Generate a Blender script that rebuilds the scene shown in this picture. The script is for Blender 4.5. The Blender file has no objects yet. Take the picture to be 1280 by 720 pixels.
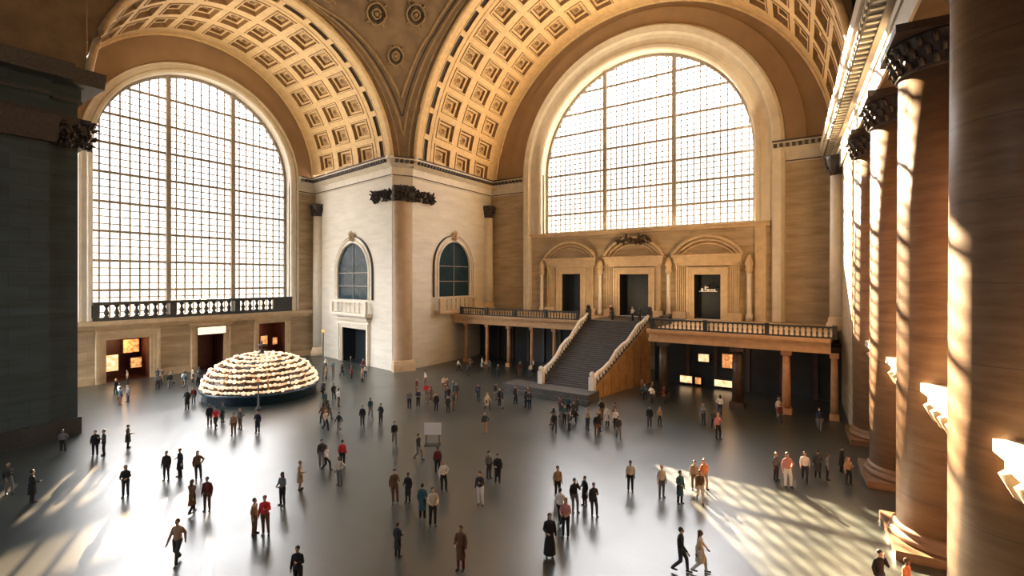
import bpy, bmesh, math, random
from mathutils import Vector, Matrix
PI = math.pi
random.seed(7)
SC = bpy.context.scene
COL = SC.collection
F = 620.0; HOR = 350.0; H = 12.0
TH = math.atan(425/620.0)
CT, ST = math.cos(TH), math.sin(TH)

# ---------------------------------------------------------------- geometry of the view (used only to survey the plan)
def floor_pt(px, py, z=0.0):
    d = F*(H-z)/(py-HOR); X = (px-640)/F*d
    return (ST*X+CT*d, -CT*X+ST*d)
def zoom_dist(x, y): return CT*x+ST*y

# ---------------------------------------------------------------- materials
MATS = {}
def nodes(name):
    m = bpy.data.materials.new(name); m.use_nodes = True
    nt = m.node_tree; b = nt.nodes['Principled BSDF']
    MATS[name] = m
    return m, nt, b
def mixcol(nt, fac, a, b, mode='MIX'):
    n = nt.nodes.new('ShaderNodeMix'); n.data_type = 'RGBA'; n.blend_type = mode
    for s, v in ((n.inputs[0], fac), (n.inputs[6], a), (n.inputs[7], b)):
        if isinstance(v, (int, float)): s.default_value = v
        elif isinstance(v, tuple): s.default_value = v if len(v) == 4 else (*v, 1)
        else: nt.links.new(v, s)
    return n.outputs[2]
def noise(nt, scale, detail=4, vec=None, rough=.6):
    n = nt.nodes.new('ShaderNodeTexNoise'); n.inputs['Scale'].default_value = scale
    n.inputs['Detail'].default_value = detail; n.inputs['Roughness'].default_value = rough
    if vec is not None: nt.links.new(vec, n.inputs['Vector'])
    return n.outputs['Fac']
def ramp(nt, fac, p0, c0, p1, c1):
    r = nt.nodes.new('ShaderNodeValToRGB'); e = r.color_ramp.elements
    e[0].position = p0; e[0].color = (*c0, 1); e[1].position = p1; e[1].color = (*c1, 1)
    nt.links.new(fac, r.inputs[0]); return r.outputs[0]
def bump(nt, b, h, st, dist=.05):
    n = nt.nodes.new('ShaderNodeBump'); n.inputs['Strength'].default_value = st; n.inputs['Distance'].default_value = dist
    nt.links.new(h, n.inputs['Height']); nt.links.new(n.outputs[0], b.inputs['Normal'])
def objco(nt):
    return nt.nodes.new('ShaderNodeTexCoord').outputs['Object']
def stone(name, c, axis='X', bw=2.4, bh=.95, rough=.7, var=.22, joint=.55, soft=1.0):
    """ashlar blocks laid along a wall"""
    m, nt, b = nodes(name)
    co = objco(nt); sp = nt.nodes.new('ShaderNodeSeparateXYZ'); nt.links.new(co, sp.inputs[0])
    cb = nt.nodes.new('ShaderNodeCombineXYZ')
    nt.links.new(sp.outputs[axis], cb.inputs[0]); nt.links.new(sp.outputs['Z'], cb.inputs[1])
    br = nt.nodes.new('ShaderNodeTexBrick'); br.inputs['Scale'].default_value = 1
    br.inputs['Brick Width'].default_value = bw; br.inputs['Row Height'].default_value = bh
    br.inputs['Mortar Size'].default_value = .022; br.inputs['Mortar Smooth'].default_value = .3
    br.inputs['Color1'].default_value = (*[v*(1-var*.6) for v in c], 1)
    br.inputs['Color2'].default_value = (*[min(1, v*(1+var*.5)) for v in c], 1)
    br.inputs['Mortar'].default_value = (*[v*joint for v in c], 1)
    nt.links.new(cb.outputs[0], br.inputs['Vector'])
    mp = nt.nodes.new('ShaderNodeMapping'); mp.inputs['Scale'].default_value = (.5, .5, 3.0); nt.links.new(co, mp.inputs[0])
    n1 = noise(nt, .55, 8, mp.outputs[0])
    dk = ramp(nt, n1, .3, tuple(1-(1-v)*soft for v in (.66, .64, .60)), .7, (1.08, 1.08, 1.08))
    col = mixcol(nt, 1.0, br.outputs['Color'], dk, 'MULTIPLY')
    nt.links.new(col, b.inputs['Base Color']); b.inputs['Roughness'].default_value = rough
    bump(nt, b, mixcol(nt, .4, br.outputs['Color'], n1), .35*soft, .05)
    return m
def plain(name, c, rough=.6, var=.15, scale=3.0, metal=0.0, bmp=.15, c2=None):
    m, nt, b = nodes(name); co = objco(nt)
    n1 = noise(nt, scale, 5, co)
    lo = tuple(v*(1-var) for v in c); hi = c2 or tuple(min(1, v*(1+var)) for v in c)
    nt.links.new(ramp(nt, n1, .3, lo, .72, hi), b.inputs['Base Color'])
    b.inputs['Roughness'].default_value = rough; b.inputs['Metallic'].default_value = metal
    if bmp: bump(nt, b, n1, bmp, .03)
    return m
def glow(name, c, s, c2=None, scale=3.0):
    m, nt, b = nodes(name)
    b.inputs['Base Color'].default_value = (*c, 1); b.inputs['Emission Strength'].default_value = s
    if c2:
        nt.links.new(ramp(nt, noise(nt, scale, 3, objco(nt)), .4, c, .6, c2), b.inputs['Emission Color'])
    else: b.inputs['Emission Color'].default_value = (*c, 1)
    return m

limeX = stone('limestone_wall_x', (.52, .41, .27), 'X', var=.1, joint=.8)
limeY = stone('limestone_wall_y', (.52, .41, .27), 'Y', var=.1, joint=.8)
creamX = stone('cream_ashlar_x', (.68, .64, .55), 'X', 3.2, 1.3, var=.04, joint=.9, soft=.3)
creamY = stone('cream_ashlar_y', (.68, .64, .55), 'Y', 3.2, 1.3, var=.04, joint=.9, soft=.3)
shadeX = stone('shaded_pier_ashlar', (.040, .066, .074), 'X', 2.2, 1.05, var=.3)  # shade on the left pier is put into this darkened teal stone
trimM = plain('carved_limestone', (.60, .46, .29), .6, .15, 1.2)
pale = plain('pale_limestone', (.72, .66, .55), .5, .1, 1.0)
goldM = plain('gilded_plaster', (.70, .50, .26), .5, .14, 1.6, bmp=.2)
goldD = plain('coffer_shade_plaster', (.24, .135, .055), .6, .2, 2.5)  # painted shade on the coffer steps, a darkened copy of the gilding
goldR = plain('coffer_half_shade_plaster', (.50, .34, .165), .6, .2, 2.5)  # milder painted shade for the coffer grounds
brownM = plain('umber_plaster', (.21, .14, .08), .7, .22, .7)
brownL = plain('ochre_relief_plaster', (.33, .22, .11), .6, .25, 1.5)
tympM = plain('tan_plaster', (.34, .23, .135), .75, .14, .35)
darkO = plain('dark_bronze_ornament', (.045, .036, .035), .5, .4, 6.0)
dentM = plain('dark_bead_moulding', (.07, .06, .055), .6, .4, 6.0)
colM = None
def column_mat():
    m, nt, b = nodes('honey_limestone_shaft'); co = objco(nt)
    sp = nt.nodes.new('ShaderNodeSeparateXYZ'); nt.links.new(co, sp.inputs[0])
    w = nt.nodes.new('ShaderNodeMath'); w.operation = 'MULTIPLY'; w.inputs[1].default_value = .42; nt.links.new(sp.outputs['Z'], w.inputs[0])
    fr = nt.nodes.new('ShaderNodeMath'); fr.operation = 'FRACT'; nt.links.new(w.outputs[0], fr.inputs[0])
    lt = nt.nodes.new('ShaderNodeMath'); lt.operation = 'LESS_THAN'; lt.inputs[1].default_value = .012; nt.links.new(fr.outputs[0], lt.inputs[0])
    mp = nt.nodes.new('ShaderNodeMapping'); mp.inputs['Scale'].default_value = (.6, .6, 4.0); nt.links.new(co, mp.inputs[0])
    n1 = noise(nt, .8, 8, mp.outputs[0], .65)
    c = ramp(nt, n1, .3, (.165, .085, .040), .72, (.28, .165, .085))
    c = mixcol(nt, lt.outputs[0], c, (.13, .08, .05))
    nt.links.new(c, b.inputs['Base Color']); b.inputs['Roughness'].default_value = .5
    bump(nt, b, n1, .12, .03)
    return m
colM = column_mat()
woodM = plain('golden_oak_panel', (.42, .24, .10), .45, .25, 1.5)
postM = plain('oak_post', (.48, .26, .12), .45, .2, 2.0)
dkwood = plain('dark_walnut', (.06, .035, .022), .4, .3, 2.0)
ironM = plain('dark_iron', (.030, .034, .036), .45, .3, 4.0)
winM = plain('grey_window_steel', (.30, .27, .24), .5, .15, 2.0, bmp=0)
mullM = plain('stone_mullion', (.34, .29, .24), .6, .15, 1.0)
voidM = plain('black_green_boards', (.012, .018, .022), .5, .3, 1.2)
redwood = plain('maroon_panelling', (.10, .028, .018), .5, .3, 1.5)
stepM = plain('dark_stair_stone', (.075, .07, .068), .5, .25, 1.6)
whiteM = plain('white_marble_rail', (.74, .70, .62), .4, .12, 2.5)
navyM = plain('navy_lacquer', (.02, .05, .08), .35, .3, 3.0)
signW = plain('white_board', (.8, .8, .78), .5, .03, 2.0)
glowW = glow('warm_lamp_glass', (1.0, .72, .42), 1.6, (.55, .30, .12), 2.5)
glowO = glow('orange_shop_light', (1.0, .50, .17), 1.1, (.30, .08, .03), 3.0)
glowS = glow('lit_sign_glass', (1.0, .86, .62), 1.1)
bulbM = glow('string_bulb_glass', (1.0, .82, .60), 1.0, (.75, .45, .25), 2.2)

def glass(name, tint, mixv):
    m, nt, b = nodes(name)
    t = nt.nodes.new('ShaderNodeBsdfTransparent'); t.inputs[0].default_value = (*tint, 1)
    g = nt.nodes.new('ShaderNodeBsdfGlossy'); g.inputs['Roughness'].default_value = .08
    mx = nt.nodes.new('ShaderNodeMixShader'); mx.inputs[0].default_value = mixv
    nt.links.new(t.outputs[0], mx.inputs[1]); nt.links.new(g.outputs[0], mx.inputs[2])
    nt.links.new(mx.outputs[0], nt.nodes['Material Output'].inputs['Surface'])
    return m
glassM = glass('clear_window_glass', (.97, .97, .96), .04)
glassD = plain('dark_blue_glass', (.010, .035, .052), .18, .3, .8, bmp=0)

def floor_mat():
    m, nt, b = nodes('polished_grey_terrazzo'); co = objco(nt)
    br = nt.nodes.new('ShaderNodeTexBrick'); br.offset = 0
    br.inputs['Scale'].default_value = 1; br.inputs['Brick Width'].default_value = 2.6; br.inputs['Row Height'].default_value = 2.6
    br.inputs['Mortar Size'].default_value = .02; br.inputs['Mortar Smooth'].default_value = .4
    br.inputs['Color1'].default_value = (.030, .040, .040, 1); br.inputs['Color2'].default_value = (.042, .049, .046, 1)
    br.inputs['Mortar'].default_value = (.03, .034, .033, 1)
    nt.links.new(co, br.inputs['Vector'])
    n1 = noise(nt, .12, 3, co, .5)
    dk = ramp(nt, n1, .3, (.62, .68, .70), .72, (1.2, 1.15, 1.02))
    nt.links.new(mixcol(nt, 1, br.outputs['Color'], dk, 'MULTIPLY'), b.inputs['Base Color'])
    b.inputs['IOR'].default_value = 2.1
    n2 = noise(nt, .25, 2, co, .5)
    r = nt.nodes.new('ShaderNodeMapRange'); r.inputs[3].default_value = .25; r.inputs[4].default_value = .38
    nt.links.new(n2, r.inputs[0]); nt.links.new(r.outputs[0], b.inputs['Roughness'])
    return m
floorM = floor_mat()

# ---------------------------------------------------------------- frames and mesh builder
class Frame:
    def __init__(s, o, u, n):
        s.o = Vector((o[0], o[1])); s.u = Vector(u).normalized(); s.n = Vector(n).normalized()
    def p(s, a, out, z):
        q = s.o + s.u*a + s.n*out
        return Vector((q.x, q.y, z))
    def hit(s, px, out=0.0):
        """distance along the wall seen at a bearing"""
        r = (px-640)/F; b = s.o + s.n*out
        A = (ST-r*CT)*s.u.x + (-CT-r*ST)*s.u.y
        B = (ST-r*CT)*b.x + (-CT-r*ST)*b.y
        return -B/A
WORLD = Frame((0, 0), (1, 0), (0, 1))
class MB:
    def __init__(s, fr=None):
        s.bm = bmesh.new(); s.fr = fr; s.mats = []; s.cur = 0
    def m(s, mat):
        if mat not in s.mats: s.mats.append(mat)
        s.cur = s.mats.index(mat); return s
    def pt(s, a, o, z): return s.fr.p(a, o, z) if s.fr else Vector((a, o, z))
    def face(s, vs, smooth=False):
        try:
            f = s.bm.faces.new(vs); f.material_index = s.cur; f.smooth = smooth; return f
        except ValueError: return None
    def v(s, a, o, z): return s.bm.verts.new(s.pt(a, o, z))
    def box(s, a0, a1, o0, o1, z0, z1):
        c = [s.v(a, o, z) for z in (z0, z1) for (a, o) in ((a0, o0), (a1, o0), (a1, o1), (a0, o1))]
        for f in ((0, 1, 2, 3), (4, 5, 6, 7), (0, 1, 5, 4), (1, 2, 6, 5), (2, 3, 7, 6), (3, 0, 4, 7)):
            s.face([c[i] for i in f])
        return s
    def quad(s, pts, smooth=False): return s.face([s.v(*p) for p in pts], smooth)
    def grid(s, rows, close=False, smooth=True):
        vs = [[s.v(*p) for p in r] for r in rows]
        for i in range(len(vs)-1):
            n = len(vs[i])
            for j in range(n if close else n-1):
                s.face([vs[i][j], vs[i][(j+1) % n], vs[i+1][(j+1) % n], vs[i+1][j]], smooth)
        return vs
    def lathe(s, cx, cy, prof, n=16, a0=0.0, a1=2*PI, smooth=True):
        full = abs(a1-a0-2*PI) < 1e-6
        k = n if full else n+1
        rows = [[(cx+r*math.cos(a0+(a1-a0)*i/n), cy+r*math.sin(a0+(a1-a0)*i/n), z) for i in range(k)] for (r, z) in prof]
        vs = s.grid(rows, full, smooth)
        if full:
            if prof[0][0] > 1e-4: s.face(vs[0])
            if prof[-1][0] > 1e-4: s.face(vs[-1])
        return s
    def tube(s, pts, r, n=6, smooth=True):
        P = [s.pt(*p) for p in pts]; fr = s.fr; s.fr = None
        rr = r if isinstance(r, (list, tuple)) else [r]*len(P)
        rows = []
        for i, p in enumerate(P):
            t = (P[min(i+1, len(P)-1)]-P[max(i-1, 0)])
            t = t.normalized() if t.length > 1e-9 else Vector((0, 0, 1))
            up = Vector((0, 0, 1)) if abs(t.z) < .95 else Vector((1, 0, 0))
            a = t.cross(up).normalized(); b = a.cross(t)
            rows.append([tuple(p+(a*math.cos(2*PI*k/n)+b*math.sin(2*PI*k/n))*rr[i]) for k in range(n)])
        vs = s.grid(rows, True, smooth); s.face(vs[0]); s.face(vs[-1]); s.fr = fr
        return s
    def ball(s, c, r, n=8, m=5):
        rx, ry, rz = r if isinstance(r, tuple) else (r, r, r)
        rows = [[(c[0]+rx*math.sin(PI*j/m)*math.cos(2*PI*i/n), c[1]+ry*math.sin(PI*j/m)*math.sin(2*PI*i/n), c[2]+rz*math.cos(PI*j/m))
                 for i in range(n)] for j in range(m+1)]
        s.grid(rows, True); return s
    def sweep(s, path, prof, closed_prof=True):
        """path: points (a, z) with outward normals in the wall plane; prof: (radial, out)"""
        rows = []
        for (a, z, na, nz) in path:
            rows.append([(a+na*r, o, z+nz*r) for (r, o) in prof])
        vs = s.grid(rows, closed_prof, False)
        if closed_prof: s.face(vs[0]); s.face(vs[-1])
        return s
    def run(s, pts, prof):
        """horizontal moulding along plan points; prof: (out to the left of travel, z)"""
        n = len(pts); rows = []
        for i, p in enumerate(pts):
            p = Vector(p)
            d0 = (Vector(pts[i])-Vector(pts[i-1])).normalized() if i else None
            d1 = (Vector(pts[i+1])-Vector(pts[i])).normalized() if i < n-1 else None
            d0 = d0 or d1; d1 = d1 or d0
            n0 = Vector((-d0.y, d0.x)); n1 = Vector((-d1.y, d1.x)); nn = (n0+n1).normalized()
            k = 1/max(.4, nn.dot(n0))
            rows.append([(p.x+nn.x*o*k, p.y+nn.y*o*k, z) for (o, z) in prof])
        vs = s.grid(rows, True, False); s.face(vs[0]); s.face(vs[-1]); return s
    def build(s, name, parent=None, recalc=True, mat=None):
        if mat is not None: s.mats = [mat]
        if recalc: bmesh.ops.recalc_face_normals(s.bm, faces=s.bm.faces[:])
        me = bpy.data.meshes.new(name); s.bm.to_mesh(me); s.bm.free()
        for q in s.mats: me.materials.append(q)
        o = bpy.data.objects.new(name, me); COL.objects.link(o)
        if parent is not None:
            o.parent = parent
            o.matrix_parent_inverse = Matrix.Translation(parent.location).inverted() if parent.type == 'EMPTY' else Matrix()
        return o
def tag(o, label=None, cat=None, group=None, kind=None):
    if label: o['label'] = label
    if cat: o['category'] = cat
    if group: o['group'] = group
    if kind: o['kind'] = kind
    return o
def empty(name, loc=(0, 0, 0), **k):
    o = bpy.data.objects.new(name, None); o.location = loc; o.empty_display_size = .3
    COL.objects.link(o); return tag(o, **k)
def copy_tree(o, parent=None):
    c = o.copy(); COL.objects.link(c)
    if parent is not None: c.parent = parent
    for ch in list(o.children): copy_tree(ch, c)
    return c

LW = Frame((0, 71.6), (1, 0), (0, -1))
RW = Frame((66, 0), (0, 1), (-1, 0))
PLa, PLb = (45.0, 50.0), (48.2, 71.6)
PRa, PRb = (47.4, 48.7), (66.0, 49.4)
def wallframe(a, b, side):
    u = Vector((b[0]-a[0], b[1]-a[1])).normalized(); n = Vector((-u.y, u.x))*side
    return Frame(a, u, n)
PL = wallframe(PLa, PLb, 1); PR = wallframe(PRa, PRb, -1)
LP = Frame((0, 50), (1, 0), (0, -1))
CA = math.radians(5.5)
CO = Frame((20.8, -4.3), (math.cos(CA), math.sin(CA)), (-math.sin(CA), math.cos(CA)))

# ---------------------------------------------------------------- floor
b = MB().m(floorM); b.quad([(-30, -14, 0), (70, -14, 0), (70, 75, 0), (-30, 75, 0)])
tag(b.build('floor'), kind='structure')

# ---------------------------------------------------------------- windows
def arch_pts(c, zs, R, z0, n=48):
    """jamb up, over, jamb down : (a, z, na, nz)"""
    pts = [(c+R, z0, 1, 0), (c+R, zs*.5+z0*.5, 1, 0)]
    for i in range(n+1):
        t = PI*i/n; pts.append((c+R*math.cos(t), zs+R*math.sin(t), math.cos(t), math.sin(t)))
    pts += [(c-R, zs*.5+z0*.5, -1, 0), (c-R, z0, -1, 0)]
    return pts
def big_window(name, fr, c, zs, R, z0, out, nthin, tz, nh, bar):
    """great arched steel window: fr frame, glass plane at 'out'"""
    root = empty(name, fr.p(c, out, z0), kind='structure')
    def top(a): return zs+math.sqrt(max(0, R*R-(a-c)**2))
    b = MB(fr).m(glassM)
    n = 40; up = [(c+R*math.cos(PI*i/n), out, zs+R*math.sin(PI*i/n)) for i in range(n+1)]
    b.face([b.v(*p) for p in [(c-R, out, z0), (c+R, out, z0)]+up]); b.build('pane', root)
    # outer frame
    b = MB(fr).m(winM); b.sweep(arch_pts(c, zs, R, z0), [(-.35, out-.15), (0, out-.15), (0, out+.25), (-.35, out+.25)])
    b.box(c-R, c+R, out-.15, out+.25, z0, z0+.35); b.build('frame', root)
    # stone mullions
    for k in (-1, 1):
        a = c+k*R/3
        b = MB(fr).m(mullM); b.box(a-.27, a+.27, out-.15, out+.45, z0, top(a)-.1); b.build('mullion', root)
    # transoms
    b = MB(fr).m(winM); z = z0+tz
    while z < zs+R-.8:
        h = R if z < zs else math.sqrt(R*R-(z-zs)**2)
        b.box(c-h, c+h, out-.08, out+.22, z-.14, z+.14); z += tz
    b.build('transom', root)
    b = MB(fr).m(winM); w = 2*R/3
    for sct in range(3):
        for i in range(1, nthin+1):
            a = c-R+sct*w+w*i/(nthin+1); th = bar
            if top(a) > z0+1: b.box(a-th, a+th, out-.03, out+.07, z0, top(a))
    z = z0; k = 0
    while z < zs+R-.4:
        if k % nh:
            h = R if z < zs else math.sqrt(max(0, R*R-(z-zs)**2))
            b.box(c-h, c+h, out-.03, out+.06, z-bar*.75, z+bar*.75)
        k += 1; z = z0+k*tz/nh
    b.build('glazing_bars', root)
    return root
W1 = dict(c=31.7, zs=27.0, R=12.1, z0=7.3)
W2 = dict(c=24.6, zs=28.3, R=14.9, z0=19.0)
big_window('window_1', LW, out=-1.3, nthin=7, tz=3.5, nh=4, bar=.085, **W1)
big_window('window_2', RW, out=-1.3, nthin=11, tz=3.0, nh=4, bar=.075, **W2)

# ---------------------------------------------------------------- end walls with their arched openings
def end_wall(name, fr, W, a0, a1, ztop, mat_low, mat_up, zc, notch):
    c, zs, R, z0 = W['c'], W['zs'], W['R'], W['z0']
    b = MB(fr)
    n = 48
    # ring zone above the springing, split at cornice
    def outer(t):
        dx, dz = math.cos(t), math.sin(t)
        L = 1e9
        if dx > 1e-6: L = min(L, (a1-c)/dx)
        if dx < -1e-6: L = min(L, (a0-c)/dx)
        if dz > 1e-6: L = min(L, (ztop-zs)/dz)
        return (c+dx*L, 0, zs+dz*L)
    b.m(mat_up)
    ts = [PI*i/n for i in range(n+1)]
    for i in range(n):
        p = [(c+R*math.cos(t), 0, zs+R*math.sin(t)) for t in ts[i:i+2]]
        q = [outer(t) for t in ts[i:i+2]]
        b.quad([p[0], q[0], q[1], p[1]])
    b.m(mat_low)
    for (s0, s1) in ((a0, c-R), (c+R, a1)):
        b.quad([(s0, 0, 0), (s1, 0, 0), (s1, 0, zs), (s0, 0, zs)])
    # below the window, with openings
    x = c-R
    for (d0, d1, dz0, dz1) in notch:
        b.quad([(x, 0, 0), (d0, 0, 0), (d0, 0, z0), (x, 0, z0)])
        b.quad([(d0, 0, dz1), (d1, 0, dz1), (d1, 0, z0), (d0, 0, z0)])
        if dz0 > 0: b.quad([(d0, 0, 0), (d1, 0, 0), (d1, 0, dz0), (d0, 0, dz0)])
        x = d1
    b.quad([(x, 0, 0), (c+R, 0, 0), (c+R, 0, z0), (x, 0, z0)])
    # reveal of the great window
    b.m(pale)
    pts = arch_pts(c, zs, R, z0)
    b.grid([[(a, 0, z), (a, -1.6, z)] for (a, z, _, _) in pts], False, False)
    b.quad([(c-R, 0, z0), (c+R, 0, z0), (c+R, -1.6, z0), (c-R, -1.6, z0)])
    return tag(b.build(name, recalc=False), kind='structure')
h = LW.hit
D1 = (h(132), h(187), 0, 5.0); D2 = (h(246), h(279), 0, 4.7); D3 = (h(323), h(356), 0, 6.2)
end_wall('wall_left', LW, W1, 10.0, 50.0, 60, limeX, tympM, 28, [D1, D2, D3])
dr = RW.hit
E = [(dr(901), dr(868), 7.0, 12.7), (dr(811), dr(775), 7.0, 12.8), (dr(726), dr(703), 7.0, 12.9)]
end_wall('wall_right', RW, W2, -2.0, 52.0, 60, limeY, tympM, 28, E)

# arch mouldings round the great windows
b = MB(LW).m(pale)
b.sweep(arch_pts(31.7, 27, 12.1, 7.3, 64), [(0, -.3), (0, .30), (.18, .42), (.45, .42), (.55, .22), (.95, .18), (1.0, .36), (1.25, .36), (1.3, 0)])
tag(b.build('trim_1'), kind='structure')
b = MB(RW).m(pale)
b.sweep(arch_pts(24.6, 28.3, 14.9, 19.0, 64), [(0, -.4), (0, .35), (.2, .5), (.6, .5), (.7, .25), (1.7, .12), (1.9, .3)])
pth = [(p[0], p[1], p[2], p[3]) for p in arch_pts(24.6, 28.3, 14.9, 7.1, 64)]
b.m(pale).sweep(pth, [(1.9, 0), (1.9, .5), (2.1, .85), (2.9, .95), (3.2, .6), (3.3, 0)])
b.m(tympM).sweep(arch_pts(24.6, 28.3, 14.9, 27.5, 64), [(3.3, 0), (3.3, .3), (5.4, .3), (5.5, 0)])
tag(b.build('trim_2'), kind='structure')

# ---------------------------------------------------------------- coffered barrel vaults
def vault(name, P, nth, rows, th0, th1):
    """P(theta, v, depth) -> world; rows list of (v0, v1, kind)"""
    b = MB()
    def cell(t0, t1, v0, v1, steps, rose, jam=0):
        rings = []
        for (ins, dep) in steps:
            ti = (t1-t0)*ins; vi = (v1-v0)*ins
            A, B, C, D = t0+ti, t1-ti, v0+vi, v1-vi
            tm, vm = (A+B)/2, (C+D)/2
            rings.append([(A, C, dep), (tm, C, dep), (B, C, dep), (B, vm, dep), (B, D, dep), (tm, D, dep), (A, D, dep), (A, vm, dep)])
        R = [[b.bm.verts.new(P(*q)) for q in r] for r in rings]
        for i in range(len(R)-1):
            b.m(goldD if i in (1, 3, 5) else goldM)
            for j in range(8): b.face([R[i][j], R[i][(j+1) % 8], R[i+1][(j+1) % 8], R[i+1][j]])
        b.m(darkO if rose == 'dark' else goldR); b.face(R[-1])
        if rose is True:
            tm, vm = (t0+t1)/2, (v0+v1)/2; dt, dv = (t1-t0)*.2, (v1-v0)*.2; dep = steps[-1][1]
            b.m(goldM)
            outr = []
            for k in range(16):
                q = 1.0 if k % 2 == 0 else .55
                outr.append(b.bm.verts.new(P(tm+dt*q*math.cos(2*PI*k/16), vm+dv*q*math.sin(2*PI*k/16), dep-.03)))
            mid = [b.bm.verts.new(P(tm+dt*.45*math.cos(2*PI*k/16), vm+dv*.45*math.sin(2*PI*k/16), dep-.22)) for k in range(16)]
            for k in range(16): b.face([outr[k], outr[(k+1) % 16], mid[(k+1) % 16], mid[k]])
            b.m(goldD)
            ctr = b.bm.verts.new(P(tm, vm, dep-.08))
            for k in range(16): b.face([mid[k], mid[(k+1) % 16], ctr])
    dt = (th1-th0)/nth
    for (v0, v1, kind) in rows:
        if kind == 'flat':
            for i in range(nth*2):
                t0 = th0+dt*i/2
                b.m(goldM); b.face([b.bm.verts.new(P(*q)) for q in ((t0, v0, 0), (t0+dt/2, v0, 0), (t0+dt/2, v1, 0), (t0, v1, 0))])
        elif kind == 'dash':
            for i in range(nth):
                t0 = th0+dt*i
                cell(t0, t0+dt, v0, v1, [(0, 0), (.10, 0), (.13, .25)], 'dark')
        else:
            for i in range(nth):
                t0 = th0+dt*i
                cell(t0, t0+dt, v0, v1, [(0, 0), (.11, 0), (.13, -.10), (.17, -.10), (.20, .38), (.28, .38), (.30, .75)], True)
    bmesh.ops.remove_doubles(b.bm, verts=b.bm.verts[:], dist=.001)
    return b
rows = [(0, .065, 'flat'), (.065, .115, 'dash'), (.115, .15, 'flat'), (.15, .40, 'c'), (.40, .65, 'c'), (.65, .90, 'c'), (.90, 1.0, 'flat')]
def lerp(a, c, t): return a+(c-a)*t
def PLv(t, v, d):
    cx = lerp(29.2, 31.8, v); cz = lerp(26.8, 28.0, v); R = lerp(15.7, 15.9, v)+d
    return Vector((cx+R*math.cos(t), lerp(50, 71.6, v), cz+R*math.sin(t)))
def PRv(t, v, d):
    cy = lerp(23.9, 25.0, v); cz = lerp(26.8, 26.0, v); R = lerp(24.0, 23.6, v)+d
    return Vector((lerp(47.2, 66, v), cy+R*math.cos(t), cz+R*math.sin(t)))
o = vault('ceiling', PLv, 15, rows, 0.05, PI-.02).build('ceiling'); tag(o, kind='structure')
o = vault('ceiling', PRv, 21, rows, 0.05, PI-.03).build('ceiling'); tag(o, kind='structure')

# raised rims along the vault edges
b = MB()
def ring(Pf, v, dep, r, n=60, t0=0.03, t1=PI-.03):
    b.tube([tuple(Pf(lerp(t0, t1, i/n), v, dep)) for i in range(n+1)], r, 8)
b.m(goldM)
ring(PLv, 0, .1, .28); ring(PRv, 0, .1, .3); ring(PLv, .99, -.05, .22); ring(PRv, .99, -.05, .25)
ring(PLv, .15, 0, .12); ring(PRv, .15, 0, .12); ring(PLv, .063, 0, .1); ring(PRv, .063, 0, .1)
tag(b.build('trim_3'), kind='structure')

# ---------------------------------------------------------------- pendentive between the two vaults, and the outer ceiling
def pend(s, z):
    """s 0 on the left arch, 1 on the right arch"""
    q = 15.7+.35; dz = z-26.8
    xl = 29.2+math.sqrt(max(0, q*q-dz*dz)) if dz < q else 29.2-(dz-q)*1.5
    q2 = 24.35
    yr = 23.9+math.sqrt(max(0, q2*q2-dz*dz)) if dz < q2 else 23.9
    A = Vector((xl, 50.0)); B = Vector((47.2, yr)); Cn = Vector((47.2, 50.0))
    k = .52*min(1.0, (A-B).length/30)*.9+.05
    mid = (A+B)/2; ctl = mid+(Cn-mid)*k
    p = A*(1-s)**2+ctl*2*s*(1-s)+B*s*s
    return Vector((p.x, p.y, z))
b = MB(); b.m(brownM)
zz = [27.0+i*.8 for i in range(31)]
b.grid([[tuple(pend(j/16, z)) for j in range(17)] for z in zz])
# double ribs that frame the triangular panel, and the relief roundels in it
def rib(fs, z0, z1, r, mat):
    n = 26; b.m(mat); b.tube([tuple(pend(fs(lerp(z0, z1, i/n)), lerp(z0, z1, i/n))) for i in range(n+1)], r, 6)
def inner(off, z):
    L = (pend(0, z)-pend(1, z)).length
    return min(.49, off/max(L, .1))
for off, r, mt in ((1.6, .16, brownL), (2.1, .10, darkO), (2.8, .17, brownL), (.75, .12, brownL)):
    z0 = 27.5
    while (pend(0, z0)-pend(1, z0)).length < 2*off+.1 and z0 < 45: z0 += .2
    rib(lambda z: inner(off, z), z0, 50, r, mt); rib(lambda z: 1-inner(off, z), z0, 50, r, mt)
def roundel(sc, z, w, hgt):
    p0 = pend(sc, z); th = (pend(sc+.02, z)-pend(sc-.02, z)).normalized(); up = (pend(sc, z+.3)-pend(sc, z-.3)).normalized()
    nrm = th.cross(up).normalized(); tv = nrm.cross(th)
    if nrm.x+nrm.y > 0: nrm = -nrm
    def q(dx, dz, o=0): return tuple(p0+th*dx+tv*dz+nrm*(o+.12))
    for (k, rr, mt) in ((1.0, .13, brownL), (.72, .09, darkO), (.45, .14, brownL)):
        b.m(mt); b.tube([q(w*k*math.cos(2*PI*i/14)*(1+.12*math.cos(4*PI*i/14)), hgt*k*math.sin(2*PI*i/14), .05) for i in range(15)], rr, 5)
    b.m(brownL); b.ball(q(0, 0, .1), .28)
    for i in range(4):
        a = PI/4+i*PI/2; b.tube([q(w*1.05*math.cos(a), hgt*1.05*math.sin(a), .05), q(w*1.45*math.cos(a), hgt*1.45*math.sin(a), .05)], .12, 5)
for (sc, z, wd, hg) in ((.51, 40.2, .85, 1.1), (.5, 43.6, 1.0, 1.2), (.73, 44.4, 1.0, 1.2), (.27, 44.4, 1.0, 1.2), (.6, 47.4, 1.1, 1.2), (.4, 47.4, 1.1, 1.2)): roundel(sc, z, wd, hg)
tag(b.build('trim_4', recalc=False), kind='structure')

b = MB().m(brownM)
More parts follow.
